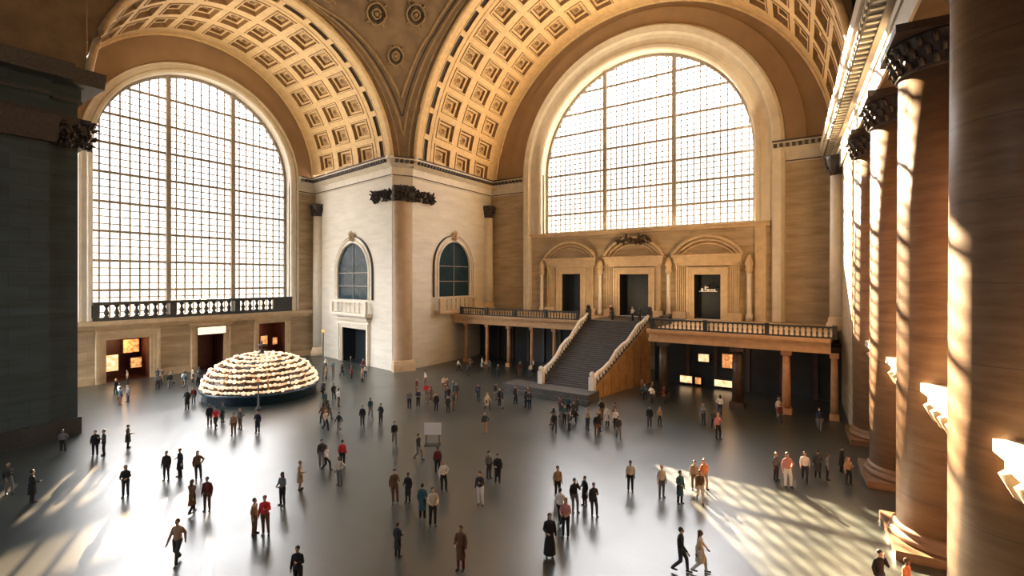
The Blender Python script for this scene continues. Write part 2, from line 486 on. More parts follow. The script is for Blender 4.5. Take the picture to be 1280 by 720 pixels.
# spandrel over the left pier and above both vaults, dome slab over the crossing
n = 40
for i in range(n):
    t0, t1 = PI*.5+PI*.5*i/n, PI*.5+PI*.5*(i+1)/n
    p = [PLv(t, 0, .1) for t in (t0, t1)]
    b.quad([tuple(p[0]), tuple(p[1]), (p[1].x, 50, 60) if i < 0 else (p[1].x, 50, 60), (p[0].x, 50, 60)])
b.quad([(-26, 50, 27), (13.36, 50, 27), (13.36, 50, 60), (-26, 50, 60)])
b.quad([(29, 50, 42), (50, 50, 50.5), (50, 50, 60), (29, 50, 60)])
b.quad([(47.2, -12, 51), (47.2, 50, 51), (47.2, 50, 60), (47.2, -12, 60)])
b.quad([(-26, -13, 60), (70, -13, 60), (70, 73, 60), (-26, 73, 60)])
n = 30
for i in range(n):   # right haunch spandrel
    t0, t1 = PI*.5+PI*.5*i/n, PI*.5+PI*.5*(i+1)/n
    p = [PRv(t, 0, .1) for t in (t0, t1)]
    b.quad([tuple(p[0]), tuple(p[1]), (47.2, p[1].y, 52), (47.2, p[0].y, 52)])
b.quad([(47.2, -12, 25), (47.2, 0, 25), (47.2, 0, 52), (47.2, -12, 52)])
tag(b.build('ceiling', recalc=False), kind='structure')
# walls behind the viewpoint: west wall with its own great opening, south aisle wall
b = MB().m(limeY)
b.quad([(-26, -13, 0), (-26, 18, 0), (-26, 18, 60), (-26, -13, 60)]); b.quad([(-26, 46, 0), (-26, 52, 0), (-26, 52, 60), (-26, 46, 60)])
b.quad([(-26, 18, 0), (-26, 46, 0), (-26, 46, 9), (-26, 18, 9)]); b.quad([(-26, 18, 46), (-26, 46, 46), (-26, 46, 60), (-26, 18, 60)])
tag(b.build('wall_back', recalc=False), kind='structure')
wr = empty('window_3', (-26, 32, 9), kind='structure')
b = MB().m(winM)
for i in range(7): b.box(-26.2, -25.9, 18+i*4.67-.15, 18+i*4.67+.15, 9, 46)
for i in range(8): b.box(-26.2, -25.9, 18, 46, 9+i*5.2-.12, 9+i*5.3+.12)
b.build('frame', wr)
b = MB().m(glass('dimming_glass', (.20, .22, .24), .05)); b.quad([(-26.05, 18, 9), (-26.05, 46, 9), (-26.05, 46, 46), (-26.05, 18, 46)]); b.build('pane', wr)  # tint added to cut the fill from this unseen window
b = MB().m(plain('darkened_aisle_stone', (.13, .085, .055), .8, .2, .5)); b.quad([(-26, -13, 0), (70, -13, 0), (70, -13, 60), (-26, -13, 60)])  # wall tone darkened on purpose to cut bounced sun
b.quad([(70, -13, 0), (70, -1.9, 0), (70, -1.9, 60), (70, -13, 60)])
tag(b.build('wall_aisle', recalc=False), kind='structure')

# ---------------------------------------------------------------- piers
b = MB()
b.m(creamY); 
cut = []
def pier_face(b, fr, L, z1, holes):
    x = 0
    for (a0, a1, q0, q1) in holes:
        b.quad([(x, 0, 0), (a0, 0, 0), (a0, 0, z1), (x, 0, z1)])
        b.quad([(a0, 0, q1), (a1, 0, q1), (a1, 0, z1), (a0, 0, z1)])
        if q0 > 0: b.quad([(a0, 0, 0), (a1, 0, 0), (a1, 0, q0), (a0, 0, q0)])
        x = a1
    b.quad([(x, 0, 0), (L, 0, 0), (L, 0, z1), (x, 0, z1)])
LenL = math.dist(PLa, PLb); LenR = math.dist(PRa, PRb)
b.fr = PL; dl = (PL.hit(462), PL.hit(424))
dd = (PL.hit(459), PL.hit(429))
pier_face(b, PL, LenL, 28, [(dd[0], dd[1], 0, 5.0)])
b.m(creamX); b.fr = PR; pier_face(b, PR, LenR, 28, [])
b.m(creamX); b.fr = None; b.quad([(PLa[0], PLa[1], 0), (PRa[0], PRa[1], 0), (PRa[0], PRa[1], 28), (PLa[0], PLa[1], 28)])
tag(b.build('wall_pier', recalc=False), kind='structure')
# left pier
b = MB(); b.m(shadeX)
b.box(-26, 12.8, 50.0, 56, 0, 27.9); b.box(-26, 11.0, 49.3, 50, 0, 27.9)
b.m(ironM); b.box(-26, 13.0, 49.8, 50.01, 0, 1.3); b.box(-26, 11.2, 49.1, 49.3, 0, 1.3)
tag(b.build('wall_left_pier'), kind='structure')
# right reveal of the right bay
b = MB(); b.m(limeX)
b.quad([(47.2, 0.0, 0), (66, 1.4, 0), (66, 1.4, 28), (47.2, 0.0, 28)]); b.quad([(47.2, 0, 0), (47.2, -13, 0), (47.2, -13, 28), (47.2, 0, 28)])
tag(b.build('wall_bay', recalc=False), kind='structure')

# ---------------------------------------------------------------- main cornice
cprof = [(0, 25.7), (.12, 25.7), (.16, 25.95), (.10, 26.0), (.10, 26.9), (.35, 27.05), (.75, 27.35), (.80, 27.75), (1.05, 27.8), (1.1, 28.15), (0, 28.15)]
def cornice(name, pts, tailprof=cprof, mat=None):
    b = MB().m(mat or pale); b.run(pts, tailprof)
    b.m(dentM)
    for i in range(len(pts)-1):
        A, B = Vector(pts[i]), Vector(pts[i+1]); d = (B-A).normalized(); nn = Vector((-d.y, d.x)); L = (B-A).length
        b.fr = Frame(A, d, nn); k = int(L/.62)
        for j in range(k):
            s0 = (j+.2)*L/k; b.box(s0, s0+.36, .70, 1.20, 27.40, 27.80)
        b.box(-.0, L, .95, 1.14, 28.0, 28.2); b.box(0, L, .05, .2, 25.82, 25.95); b.fr = None
    return tag(b.build(name), kind='structure')
xL = 45.35
cornice('trim_5', [(66.0, W2['c']+18.0), (66.0, 49.4), PRa, PLa, (48.2, 71.6), (31.7+13.3, 71.6)][::1])
cornice('trim_6', [(66.0, 1.4), (66.0, W2['c']-16.9)])
cornice('trim_7', [(12.9, 56), (12.9, 50), (11.1, 49.95), (11.0, 49.3), (-26, 49.3)], mat=shadeX)
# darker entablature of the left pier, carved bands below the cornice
b = MB(); b.m(shadeX); pp = [(12.9, 55), (12.9, 50), (11.1, 49.95), (11.0, 49.3), (-20, 49.3)]
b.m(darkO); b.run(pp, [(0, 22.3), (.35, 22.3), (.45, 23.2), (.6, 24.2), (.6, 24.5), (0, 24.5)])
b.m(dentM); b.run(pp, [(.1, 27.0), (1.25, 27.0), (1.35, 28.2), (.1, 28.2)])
random.seed(3)
b.m(darkO)
for i in range(90):
    a = 11.4+random.random()*2.4; z = 22.1+random.random()*2.2
    p = Vector((a, 49.9-random.random()*.5, z)); q = p+Vector((random.uniform(-.1, .5), -random.uniform(.1, .4), random.uniform(-.25, .35)))
    b.tube([tuple(p), tuple((p+q)/2+Vector((0, -.1, .1))), tuple(q)], [.13, .1, .02], 5)
tag(b.build('trim_8'), kind='structure')

# ---------------------------------------------------------------- dark foliage capitals
def foliage(b, fr, a0, a1, z0, z1, out0, out1, n, seed=1):
    random.seed(seed); f = b.fr; b.fr = fr
    for i in range(n):
        a = random.uniform(a0, a1); z = random.uniform(z0, z1); o0 = lerp(out0, out1, random.random()*.7)
        da = random.uniform(-.3, .3); dz = random.uniform(.1, .5)*(1 if random.random() < .6 else -1)
        b.tube([(a, o0-.1, z-dz*.4), (a+da*.5, o0+.15, z), (a+da, o0+.38, z+dz*.5), (a+da*1.2, o0+.5, z+dz*.3)], [.17, .15, .10, .03], 5)
    b.fr = f
# centre pier: engaged corner shaft with carved capital
ang = math.atan2(PRa[1]-PLa[1], PRa[0]-PLa[0])
mid = ((PLa[0]+PRa[0])/2, (PLa[1]+PRa[1])/2)
CH = wallframe(PLa, PRa, -1)
root = empty('corner_pilaster', (mid[0], mid[1], 0), label='tall honey stone half-column on the corner of the cream pier between the two great arches', cat='column')
w = math.dist(PLa, PRa)
b = MB(CH).m(colM)
prof = [(w*.02, 0), (w*.06, .42), (w*.2, .75), (w*.5, .92), (w*.8, .75), (w*.94, .42), (w*.98, 0)]
b.grid([[(a, o, z) for (a, o) in prof] for z in (1.4, 8, 16, 22.4)], False, True); b.build('shaft', root, mat=plain('tan_corner_stone', (.46, .33, .205), .55, .12, .8))
b = MB(CH).m(trimM); b.box(-.1, w+.1, 0, 1.25, 0, 1.0); b.box(0, w, 0, 1.1, 1.0, 1.4); b.build('base', root)
b = MB(CH).m(darkO); b.box(-.05, w+.05, 0, 1.0, 22.4, 24.4); foliage(b, CH, 0, w, 22.5, 24.3, .8, 1.0, 50, 2); b.build('capital', root)
for (fr, s0, s1, sd) in ((PL, .15, 4.8, 3), (PR, .1, 4.1, 4)):
    b = MB(fr).m(darkO)
    foliage(b, fr, s0, s1, 22.6, 24.0, 0.05, .25, 60, sd)
    b.tube([(s0, .12, 23.3), (s1, .12, 23.3)], .14, 5)
    nm = b.build('carved_garland')
    tag(nm, 'dark carved leaf garland on the %s face of the cream pier beside the corner capital' % ('left' if fr is PL else 'right'), 'carving')
def small_column(fr, s, label, r=.85, z1=22.4, z0=0.0):
    c = fr.p(s, .15, 0)
    root = empty('half_column', (c.x, c.y, z0), label=label, cat='column')
    b = MB().m(trimM); b.lathe(c.x, c.y, [(r*1.35, z0), (r*1.35, z0+.7), (r*1.2, z0+.8), (r*1.15, z0+1.2), (r, z0+1.4)], 20); b.build('base', root)
    b = MB().m(pale); b.lathe(c.x, c.y, [(r, z0+1.4), (r, 12), (r*.92, z1-1.9)], 20); b.build('shaft', root)
    b = MB().m(darkO); b.lathe(c.x, c.y, [(r*.92, z1-1.9), (r*1.1, z1-1.2), (r*1.35, z1-.4), (r*1.4, z1)], 16)
    random.seed(int(s*10))
    for i in range(40):
        a = random.random()*2*PI; z = random.uniform(z1-1.7, z1-.1); rr = r*lerp(1.0, 1.35, (z-z1+1.7)/1.7)
        p = (c.x+rr*math.cos(a), c.y+rr*math.sin(a), z-.2); q = (c.x+(rr+.25)*math.cos(a), c.y+(rr+.25)*math.sin(a), z+.15)
        b.tube([p, q], [.16, .05], 5)
    b.build('capital', root)
small_column(PL, LenL-1.4, 'slim pale half-column with dark capital in the recess left of the cream pier', z1=24.0)
small_column(PR, LenR-1.2, 'slim pale half-column with dark capital in the recess right of the cream pier', z1=24.0, z0=7.01)
small_column(Frame((50, .3), (1, .07), (0, 1)), 8.5, 'half-column with dark capital at the right end of the right window wall', .8, 24.2, 7.01)

# ---------------------------------------------------------------- arched niche windows on the pier
def niche(name, fr, a0, a1, zb, zt, side):
    c = (a0+a1)/2; R = abs(a1-a0)/2; zs = zt-R
    root = empty(name, fr.p(c, 0, zb), kind='structure')
    b = MB(fr).m(glassD); n = 24
    b.face([b.v(*p) for p in [(c-R, .03, zb), (c+R, .03, zb)]+[(c+R*math.cos(PI*i/n), .03, zs+R*math.sin(PI*i/n)) for i in range(n+1)]]); b.build('pane', root)
    b = MB(fr).m(pale)
    b.sweep(arch_pts(c, zs, R, zb, 24), [(0, .02), (0, .32), (.12, .4), (.3, .3), (.36, .12), (.62, .12), (.70, .3), (.86, .3), (.9, 0)])
    b.m(dentM).sweep(arch_pts(c, zs, R, zb, 24), [(.9, 0), (.9, .26), (1.02, .26), (1.02, 0)])
    b.build('surround', root)
    b = MB(fr).m(winM)
    b.box(c-.05, c+.05, .04, .12, zb, zt); b.box(c-R, c+R, .04, .12, zs-.05, zs+.05); b.box(c-R, c+R, .04, .12, (zs+zb)/2-.05, (zs+zb)/2+.05)
    b.build('glazing_bars', root)
    b = MB(fr).m(trimM); b.ball(fr_pt(fr, c, .35, zt+1.0), 0.01) if False else None
    b.tube([(c-.6, .3, zt+.7), (c-.3, .45, zt+1.35), (c, .5, zt+1.6), (c+.3, .45, zt+1.35), (c+.6, .3, zt+.7)], [.1, .2, .25, .2, .1], 6)
    b.tube([(c, .45, zt+.35), (c, .6, zt+1.5)], [.25, .35], 8)
    b.tube([(c-.75, .3, zt+.9), (c-.2, .4, zt+.6), (c+.2, .4, zt+.6), (c+.75, .3, zt+.9)], [.08, .18, .18, .08], 6)
    b.build('keystone', root)
    return c, R
def baluster_mesh(h, r, mat, n=8):
    b = MB().m(mat)
    b.lathe(0, 0, [(r*.9, 0), (r*.9, h*.08), (r*.55, h*.14), (r*.95, h*.32), (r*.9, h*.42), (r*.42, h*.68), (r*.42, h*.76), (r*.7, h*.84), (r*.9, h*.9), (r*.9, h)], n)
    bmesh.ops.recalc_face_normals(b.bm, faces=b.bm.faces[:])
    me = bpy.data.meshes.new('baluster'); b.bm.to_mesh(me); b.bm.free(); me.materials.append(mat); return me
def add_balusters(root, me, pts):
    for p in pts:
        o = bpy.data.objects.new('baluster', me); COL.objects.link(o)
        o.parent = root; o.matrix_parent_inverse = Matrix.Translation(root.location).inverted(); o.location = p
def small_balcony(fr, c, hw, z0, z1, mat, label):
    root = empty('window_balcony', fr.p(c, .5, z0), label=label, cat='balcony')
    b = MB(fr).m(mat); b.box(c-hw-.3, c+hw+.3, .05, 1.2, z0-.35, z0); b.box(c-hw-.1, c+hw+.1, .05, .9, z0-.6, z0-.35); b.build('slab', root)
    b = MB(fr).m(mat); b.box(c-hw-.2, c+hw+.2, .75, 1.1, z1-.2, z1); b.build('rail', root)
    for s in (-1, 1):
        b = MB(fr).m(mat); a = c+s*(hw-.05); b.box(a-.28, a+.28, .72, 1.12, z0, z1-.2); b.build('post', root)
    me = baluster_mesh(z1-.2-z0, .13, mat)
    add_balusters(root, me, [fr.p(c-hw+.5+(2*hw-1)*i/7, .92, z0) for i in range(8)])
c1, r1 = niche('window_4', PL, dl[0], dl[1], 9.2, 17.3, 0)
small_balcony(PL, c1, r1+.5, 7.3, 9.0, pale, 'small pale stone balcony under the left dark arched window of the cream pier')
e0, e1 = PR.hit(547), PR.hit(585)
c2, r2 = niche('window_5', PR, e0, e1, 9.6, 17.6, 0)
small_balcony(PR, c2, r2+.5, 7.66, 9.4, trimM, 'small stone balcony under the right dark arched window, above the gallery end')

def doorway(name, fr, a0, a1, z0, z1, depth, frame_mat, back, fw=.6, head=1.0):
    if a0 > a1: a0, a1 = a1, a0
    root = empty(name, fr.p((a0+a1)/2, 0, z0), kind='structure')
    b = MB(fr).m(frame_mat)
    for (k0, k1, o) in ((0, fw*.35, .22), (fw*.35, fw*.7, .34), (fw*.7, fw, .48)):
        b.box(a0-k1, a0-k0, 0, o, z0, z1+k1); b.box(a1+k0, a1+k1, 0, o, z0, z1+k1); b.box(a0-k0, a1+k0, 0, o, z1+k0, z1+k1)
    if head:
        b.box(a0-fw-.15, a1+fw+.15, 0, .55, z1+fw+.35, z1+fw+.6); b.box(a0-fw-.3, a1+fw+.3, 0, .75, z1+fw+.6, z1+fw+.8)
        b.box(a0-fw, a1+fw, 0, .3, z1+fw, z1+fw+.35)
    b.build('door_frame', root)
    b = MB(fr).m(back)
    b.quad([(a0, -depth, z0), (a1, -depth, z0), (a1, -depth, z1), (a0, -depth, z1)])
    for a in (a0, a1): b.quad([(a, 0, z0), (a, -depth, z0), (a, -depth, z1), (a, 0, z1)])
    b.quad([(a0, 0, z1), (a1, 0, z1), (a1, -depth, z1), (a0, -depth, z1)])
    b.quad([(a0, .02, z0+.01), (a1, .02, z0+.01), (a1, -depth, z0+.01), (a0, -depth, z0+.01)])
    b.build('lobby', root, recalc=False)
    return root
doorway('door_1', LW, D1[0], D1[1], 0, 5.0, 4, trimM, redwood, 1.0)
doorway('door_2', LW, D2[0], D2[1], 0, 4.7, 3, trimM, redwood, .8)
doorway('door_3', LW, D3[0], D3[1], 0, 5.6, 3, trimM, redwood, .7)
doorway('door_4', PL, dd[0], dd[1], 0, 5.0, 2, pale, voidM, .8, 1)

# band under the left balustrade + balustrade
b = MB(LW).m(trimM)
b.box(15, 47.3, 0, .5, 6.3, 6.75); b.box(15, 47.3, 0, .9, 6.75, 7.25)
for (q0, q1) in ((15, D1[0]-1), (D1[1]+1, D2[0]-.8), (D2[1]+.8, D3[0]-.7), (D3[1]+.7, 47.3)): b.box(q0, q1, 0, .2, 0, .9)
tag(b.build('trim_9'), kind='structure')
root = empty('balustrade', LW.p(31.7, .2, 7.3), label='dark heavy balustrade along the sill of the left great window', cat='balustrade')
b = MB(LW).m(ironM); b.box(19.6, 43.9, -.15, .45, 7.27, 7.65); b.build('plinth', root)
b = MB(LW).m(ironM); b.box(19.6, 43.9, -.2, .5, 9.1, 9.45); b.build('rail', root)
b = MB(LW).m(ironM); b.box(41.0, 43.9, -.1, .4, 7.65, 9.1); b.build('end_panel', root)
for a in (19.8, 27.7, 35.7):
    b = MB(LW).m(ironM); b.box(a-.35, a+.35, -.12, .42, 7.65, 9.1); b.build('post', root)
add_balusters(root, baluster_mesh(1.45, .3, ironM), [LW.p(a, .15, 7.65) for a in [20.9+i*.98 for i in range(21)] if min(abs(a-27.7), abs(a-35.7)) > .5])

# shop lights inside the left doors
def lamp_panel(fr, a, out, z, w, h, mat, name, label, cat, d=.12):
    b = MB(fr).m(dkwood); b.box(a-w/2-.08, a+w/2+.08, out-d, out, z-.08, z+h+.08)
    root = empty(name, fr.p(a, out, z), label=label, cat=cat); b.build('casing', root)
    b = MB(fr).m(mat); b.box(a-w/2, a+w/2, out, out+.05, z, z+h); b.build('glass', root); return root
lamp_panel(LW, D1[0]+1.0, -1.5, 1.1, 1.3, 1.9, glowW, 'lit_display_case', 'tall glowing display case at the left side of the wide left doorway', 'display')
lamp_panel(LW, D1[0]+3.3, -2.5, 3.0, 1.6, 1.6, glowO, 'lit_poster', 'glowing orange picture high inside the wide left doorway', 'poster')
lamp_panel(LW, D1[1]-.9, -1.5, 1.2, 1.1, 1.2, glowO, 'lit_display_case', 'small orange lit display at the right side of the wide left doorway', 'display')
lamp_panel(LW, (D2[0]+D2[1])/2, .5, 4.75, (D2[1]-D2[0])*1.05, .95, glowS, 'lit_sign_box', 'long cream lit sign box over the middle door of the left wall', 'sign')
lamp_panel(LW, D3[0]+1.5, -1.2, 2.4, 1.0, 1.2, glowO, 'wall_lantern', 'orange lantern inside the door right of the lit kiosk', 'lamp')
lamp_panel(LW, D3[0]+3.2, -1.2, 2.2, .7, 1.0, glowO, 'wall_lantern', 'smaller orange lantern at the right inside the maroon door', 'lamp')

# ---------------------------------------------------------------- upper portals on the right wall
for k, (a0, a1, z0, z1) in enumerate(E):
    a0, a1 = min(a0, a1), max(a0, a1); c = (a0+a1)/2; hw = (a1-a0)/2
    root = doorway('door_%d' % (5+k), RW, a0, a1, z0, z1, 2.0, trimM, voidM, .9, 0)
    W = 4.35
    b = MB(RW).m(trimM)
    for s in (-1, 1):      # fluted side piers
        q0 = hw+.9; n = 6; wd = (W-.5-q0)/n
        for i in range(n):
            x0 = c+s*(q0+i*wd); x1 = c+s*(q0+(i+.62)*wd); b.box(min(x0, x1), max(x0, x1), .02, .22+.09*i, z0+.9, 14.2)
        x0, x1 = c+s*q0, c+s*(W-.2); b.box(min(x0, x1), max(x0, x1), 0, .9, z0, z0+.9)
    b.build('pilaster', root)
    b = MB(RW).m(trimM)
    for (p, zz0, zz1, o) in ((0, 13.85, 14.2, .45), (.1, 14.2, 14.6, .6), (.2, 14.6, 15.0, .75), (.35, 15.0, 15.25, 1.05)):
        b.box(c-W-p+.4, c+W+p-.4, 0, o, zz0, zz1)
    b.build('lintel', root)
    b = MB(RW).m(trimM)
    wd = W-.1; hgt = 2.3+(.3 if k == 1 else 0); Rr = (wd*wd+hgt*hgt)/(2*hgt); zc = 15.25+hgt-Rr; al = math.asin(wd/Rr)
    for (dr_, o, rr) in ((0, .75, .2), (-.45, .5, .13), (-.9, .3, .1)):
        b.tube([(c+(Rr+dr_)*math.sin(lerp(-al, al, i/24)), o, zc+(Rr+dr_)*math.cos(lerp(-al, al, i/24))) for i in range(25)], rr, 6)
    b.build('pediment', root)
# garland on the middle pediment
b = MB(RW).m(dkwood)
c = 24.7
for s0, s1, sag in ((-2.2, -.9, .5), (-.9, .9, .7), (.9, 2.6, -.9)):
    b.tube([(c-lerp(s0, s1, i/12), .95, 17.6-sag*math.sin(PI*i/12)*.8-(.6*i/12 if s0 > .5 else 0)) for i in range(13)], [.1+.05*(i % 2) for i in range(13)], 6)
for s in (-.9, .9): b.tube([(c+s, .9, 17.4), (c+s, 1.0, 18.4)], [.3, .12], 6)
foliage(b, RW, c-2.6, c+2.2, 17.0, 17.7, .7, .8, 40, 8)
tag(b.build('carved_swag'), 'dark carved swag over the middle door under the right great window', 'carving')
for (a, i) in ((19.9, 1), (29.6, 2), (10.2, 3), (39.3, 4)):
    root = empty('statue_bracket', RW.p(a, .5, 7), label=['', 'slim carved bracket column between the middle and right upper doors', 'slim carved bracket column between the left and middle upper doors', 'slim carved bracket column right of the right upper door', 'slim carved bracket column left of the left upper door'][i], cat='column')
    b = MB(RW).m(pale); b.lathe(a, .6, [(.38, 7.05), (.38, 7.8), (.26, 8.0), (.24, 12.5), (.3, 12.8)], 12); b.build('shaft', root)
    b = MB(RW).m(trimM); b.lathe(a, .6, [(.3, 12.8), (.5, 13.3), (.35, 13.6), (.52, 14.0), (.3, 14.6), (.1, 15.0)], 12); b.build('finial', root)
# little pale sign on the right upper door
b = MB(RW).m(signW); c = (E[0][0]+E[0][1])/2
for i, (dx, dz, w_, h_) in enumerate(((.7, 0, .25, .35), (.3, .1, .2, .5), (-.05, -.05, .3, .3), (-.45, .05, .35, .18), (-.8, -.05, .2, .3), (.1, .4, .3, .12))):
    b.box(c+dx-w_/2, c+dx+w_/2, -.3, -.24, 10.6+dz, 10.6+dz+h_)
b.box(c-1.1, c+1.1, -.34, -.3, 10.5, 10.6)
tag(b.build('door_sign'), 'small broken pale lettering hanging in the dark right upper door', 'sign')
b = MB(RW).m(trimM); b.box(8.0, 42.8, 0, .35, 18.5, 19.0); b.box(8, 42.8, 0, .7, 18.85, 19.05)
b.box(8.4, 9.6, 0, .5, 7, 18.5)
tag(b.build('trim_10'), kind='structure')
b = MB(RW).m(pale); b.box(8.0, 9.7, 0, .35, 19, 26); tag(b.build('trim_11'), kind='structure')

# ---------------------------------------------------------------- galleries at 7 m
XA, XB = 56.0, 50.3      # front of left and right gallery
SY0, SY1 = 19.5, 27.7    # stair
def gallery(name, x0, y0, y1, label, mat, z1=7.0):
    root = empty(name, (x0, (y0+y1)/2, 5.6), label=label, cat='balcony')
    b = MB().m(trimM); b.box(x0, 65.95, y0, y1, 6.55, z1); b.build('deck', root)
    b = MB().m(mat)
    b.box(x0-.25, x0+.35, y0, y1, 5.7, 6.1); b.box(x0-.1, x0+.3, y0, y1, 6.1, 6.55); b.box(x0-.5, x0+.1, y0, y1, 6.55, 6.72); b.box(x0-.75, x0+.1, y0, y1, 6.72, 7.0)
    b.build('fascia', root)
    b = MB().m(dkwood); b.box(x0+.35, 65.9, y0, y1, 6.3, 6.54); b.build('soffit', root)
    return root
fasc = plain('ochre_beam_plaster', (.60, .38, .19), .5, .15, 1.5)
gallery('gallery', XA, SY1+.1, 48.9, 'left gallery deck on oak posts with pale ochre beam, left of the staircase', fasc)
gallery('gallery', XB, 1.5, 17.3, 'right gallery deck on oak posts with ochre beam, right of the staircase', fasc)
b = MB().m(stepM); b.box(57.2, 65.95, 17.35, SY1+.05, 6.4, 7.0)
tag(b.build('stair_landing'), 'dark stone landing at the head of the staircase below the middle upper door', 'landing')
def railing(pts, z, label, hgt=1.05, me=None, mat=ironM):
    A, B = Vector(pts[0]), Vector(pts[1]); L = (B-A).length; d = (B-A)/L; fr = Frame(A, d, (-d.y, d.x))
    root = empty('gallery_railing', (A.x, A.y, z), label=label, cat='railing')
    b = MB(fr).m(mat); b.box(0, L, -.12, .12, z+hgt-.15, z+hgt); b.build('top_rail', root)
    b = MB(fr).m(mat); b.box(0, L, -.1, .1, z, z+.14); b.build('bottom_rail', root)
    k = max(2, int(L/4.5))
    for i in range(k+1):
        a = L*i/k; a = min(L-.2, max(.2, a)); b = MB(fr).m(mat); b.box(a-.18, a+.18, -.16, .16, z, z+hgt+.08); b.build('post', root)
    n = int(L/.42); add_balusters(root, me, [fr.p(L*(i+.5)/n, 0, z+.14) for i in range(n)])
bal = baluster_mesh(.78, .11, plain('weathered_bronze', (.10, .085, .07), .5, .3, 5))
railing([(XA-.35, 47.3), (XA-.35, SY1+.3)], 7.0, 'dark bronze railing along the left gallery edge', me=bal)
railing([(XB-.35, 17.0), (XB-.35, 1.0)], 7.0, 'dark bronze railing along the right gallery edge', me=bal)
railing([(XB+.1, 17.1), (57.0, 17.1)], 7.0, 'short dark railing along the side of the right gallery next to the stair', me=bal)
# oak posts
def post(px, x, wd, zt, label, mat=postM, group=None):
    fr = Frame((x, 0), (0, 1), (-1, 0)); y = fr.hit(px)
    root = empty('oak_post', (x, y, 0), label=label, cat='post', group=group)
    b = MB().m(mat); b.box(x-wd*.8, x+wd*.8, y-wd*.8, y+wd*.8, 0, .5); b.build('base', root)
    b = MB().m(mat); b.lathe(x, y, [(wd*.62, .5), (wd*.62, 3), (wd*.55, zt-.4)], 12); b.build('shaft', root)
    b = MB().m(mat); b.box(x-wd*.75, x+wd*.75, y-wd*.75, y+wd*.75, zt-.4, zt); b.build('capital', root)
for i, px in enumerate((583, 609, 636, 665, 693)):
    post(px, XA+.45, .42, 5.68, 'slender oak post, %s from the left under the left gallery' % ('first', 'second', 'third', 'fourth', 'fifth')[i])
post(983, XB+.45, .55, 5.68, 'bright oak post standing alone under the middle of the right gallery')
post(1043, XB+.45, .45, 5.68, 'slim oak post under the right end of the right gallery')
post(829, XB+.45, .7, 5.68, 'dark wooden post nearest the stair under the right gallery', dkwood)
post(922, XB+.45, .8, 5.68, 'thick dark wooden post right of the lit shop windows', dkwood)
# back walls below the galleries
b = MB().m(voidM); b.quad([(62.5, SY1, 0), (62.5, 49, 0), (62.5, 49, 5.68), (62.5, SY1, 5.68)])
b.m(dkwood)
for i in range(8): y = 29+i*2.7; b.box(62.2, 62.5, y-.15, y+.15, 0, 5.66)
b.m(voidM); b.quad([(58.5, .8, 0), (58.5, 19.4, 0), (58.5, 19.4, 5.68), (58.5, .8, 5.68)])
b.m(dkwood)
for y in (3, 6, 9.2, 12.5, 15.5, 18.5): b.box(58.2, 58.5, y-.2, y+.2, 0, 5.66)
b.box(58.1, 58.5, .8, 19.4, 5.0, 5.3)
tag(b.build('wall_shops', recalc=False), kind='structure')
SW = Frame((58.1, 0), (0, 1), (-1, 0))
for (px, y0, y1, wd, mt, lb) in ((880, 443, 452, 1.1, glowW, 'small bright lit transom over the dark shop door'), (910, 443, 460, 1.1, glowO, 'orange lit window at the upper right of the dark shopfront'),
        (858, 470, 482, 1.3, glowW, 'lit counter lamp at the left of the dark shopfront'), (905, 477, 489, 1.9, glowW, 'wide warm lit counter at the right of the dark shopfront'), (873, 498, 510, .6, glowO, 'small orange lantern low in the middle of the shopfront')):
    a = SW.hit(px); p = SW.p(a, .25, 0); d = zoom_dist(p.x, p.y); zt = 12-(y0-350)/F*d; zb = max(.3, 12-(y1-350)/F*d); zt = max(zt, zb+.7)
    lamp_panel(SW, a, .15, zb, wd, zt-zb, mt, 'shop_light', lb, 'lamp', d=.24)

# ---------------------------------------------------------------- staircase
root = empty('staircase', (45, 23.6, 0), label='broad dark stone staircase rising from the hall floor to the upper gallery', cat='staircase')
b = MB().m(stepM)
NS = 34; X0, X1, Z0, Z1 = 46.0, 57.2, .9, 7.0
def yr(x): return lerp(21.5, SY0, (x-45)/12.2)
for i in range(NS):
    x0 = lerp(X0, X1, i/NS); z1 = lerp(Z0, Z1, (i+1)/NS)
    b.box(x0, X1 if i == NS-1 else lerp(X0, X1, (i+1)/NS), yr(x0)+.3, SY1-.35, 0, z1)
b.build('steps', root)
b = MB().m(stepM); b.box(43.4, 46.0, 20.9, 31.0, 0, .9); b.box(43.0, 43.4, 20.7, 31.2, 0, .45); b.build('bottom_platform', root)
for (ya, yb, mt) in ((SY0, SY0+.35, woodM), (SY1-.35, SY1, stepM)):
    b = MB().m(mt)
    pr = [(46.0, 0), (57.2, 0), (57.2, 7.1), (46.0, 1.15)]
    off = (lambda x: yr(x)-SY0) if mt is woodM else (lambda x: 0)
    v0 = [b.v(x, ya+off(x), z) for (x, z) in pr]; v1 = [b.v(x, yb+off(x), z) for (x, z) in pr]
    b.face(v0); b.face(v1)
    for i in range(4): b.face([v0[i], v0[(i+1) % 4], v1[(i+1) % 4], v1[i]])
    if mt is woodM:
        for i in range(7):
            x = 47.3+i*1.5; q = off(x+.1); b.box(x, x+.22, ya+q-.12, ya+q+.05, 0, 1.15+(x-46)*.53-.2)
    b.build('side_wall', root)
SL = (Z1-Z0)/(X1-X0)
mb_ = baluster_mesh(.72, .12, whiteM)
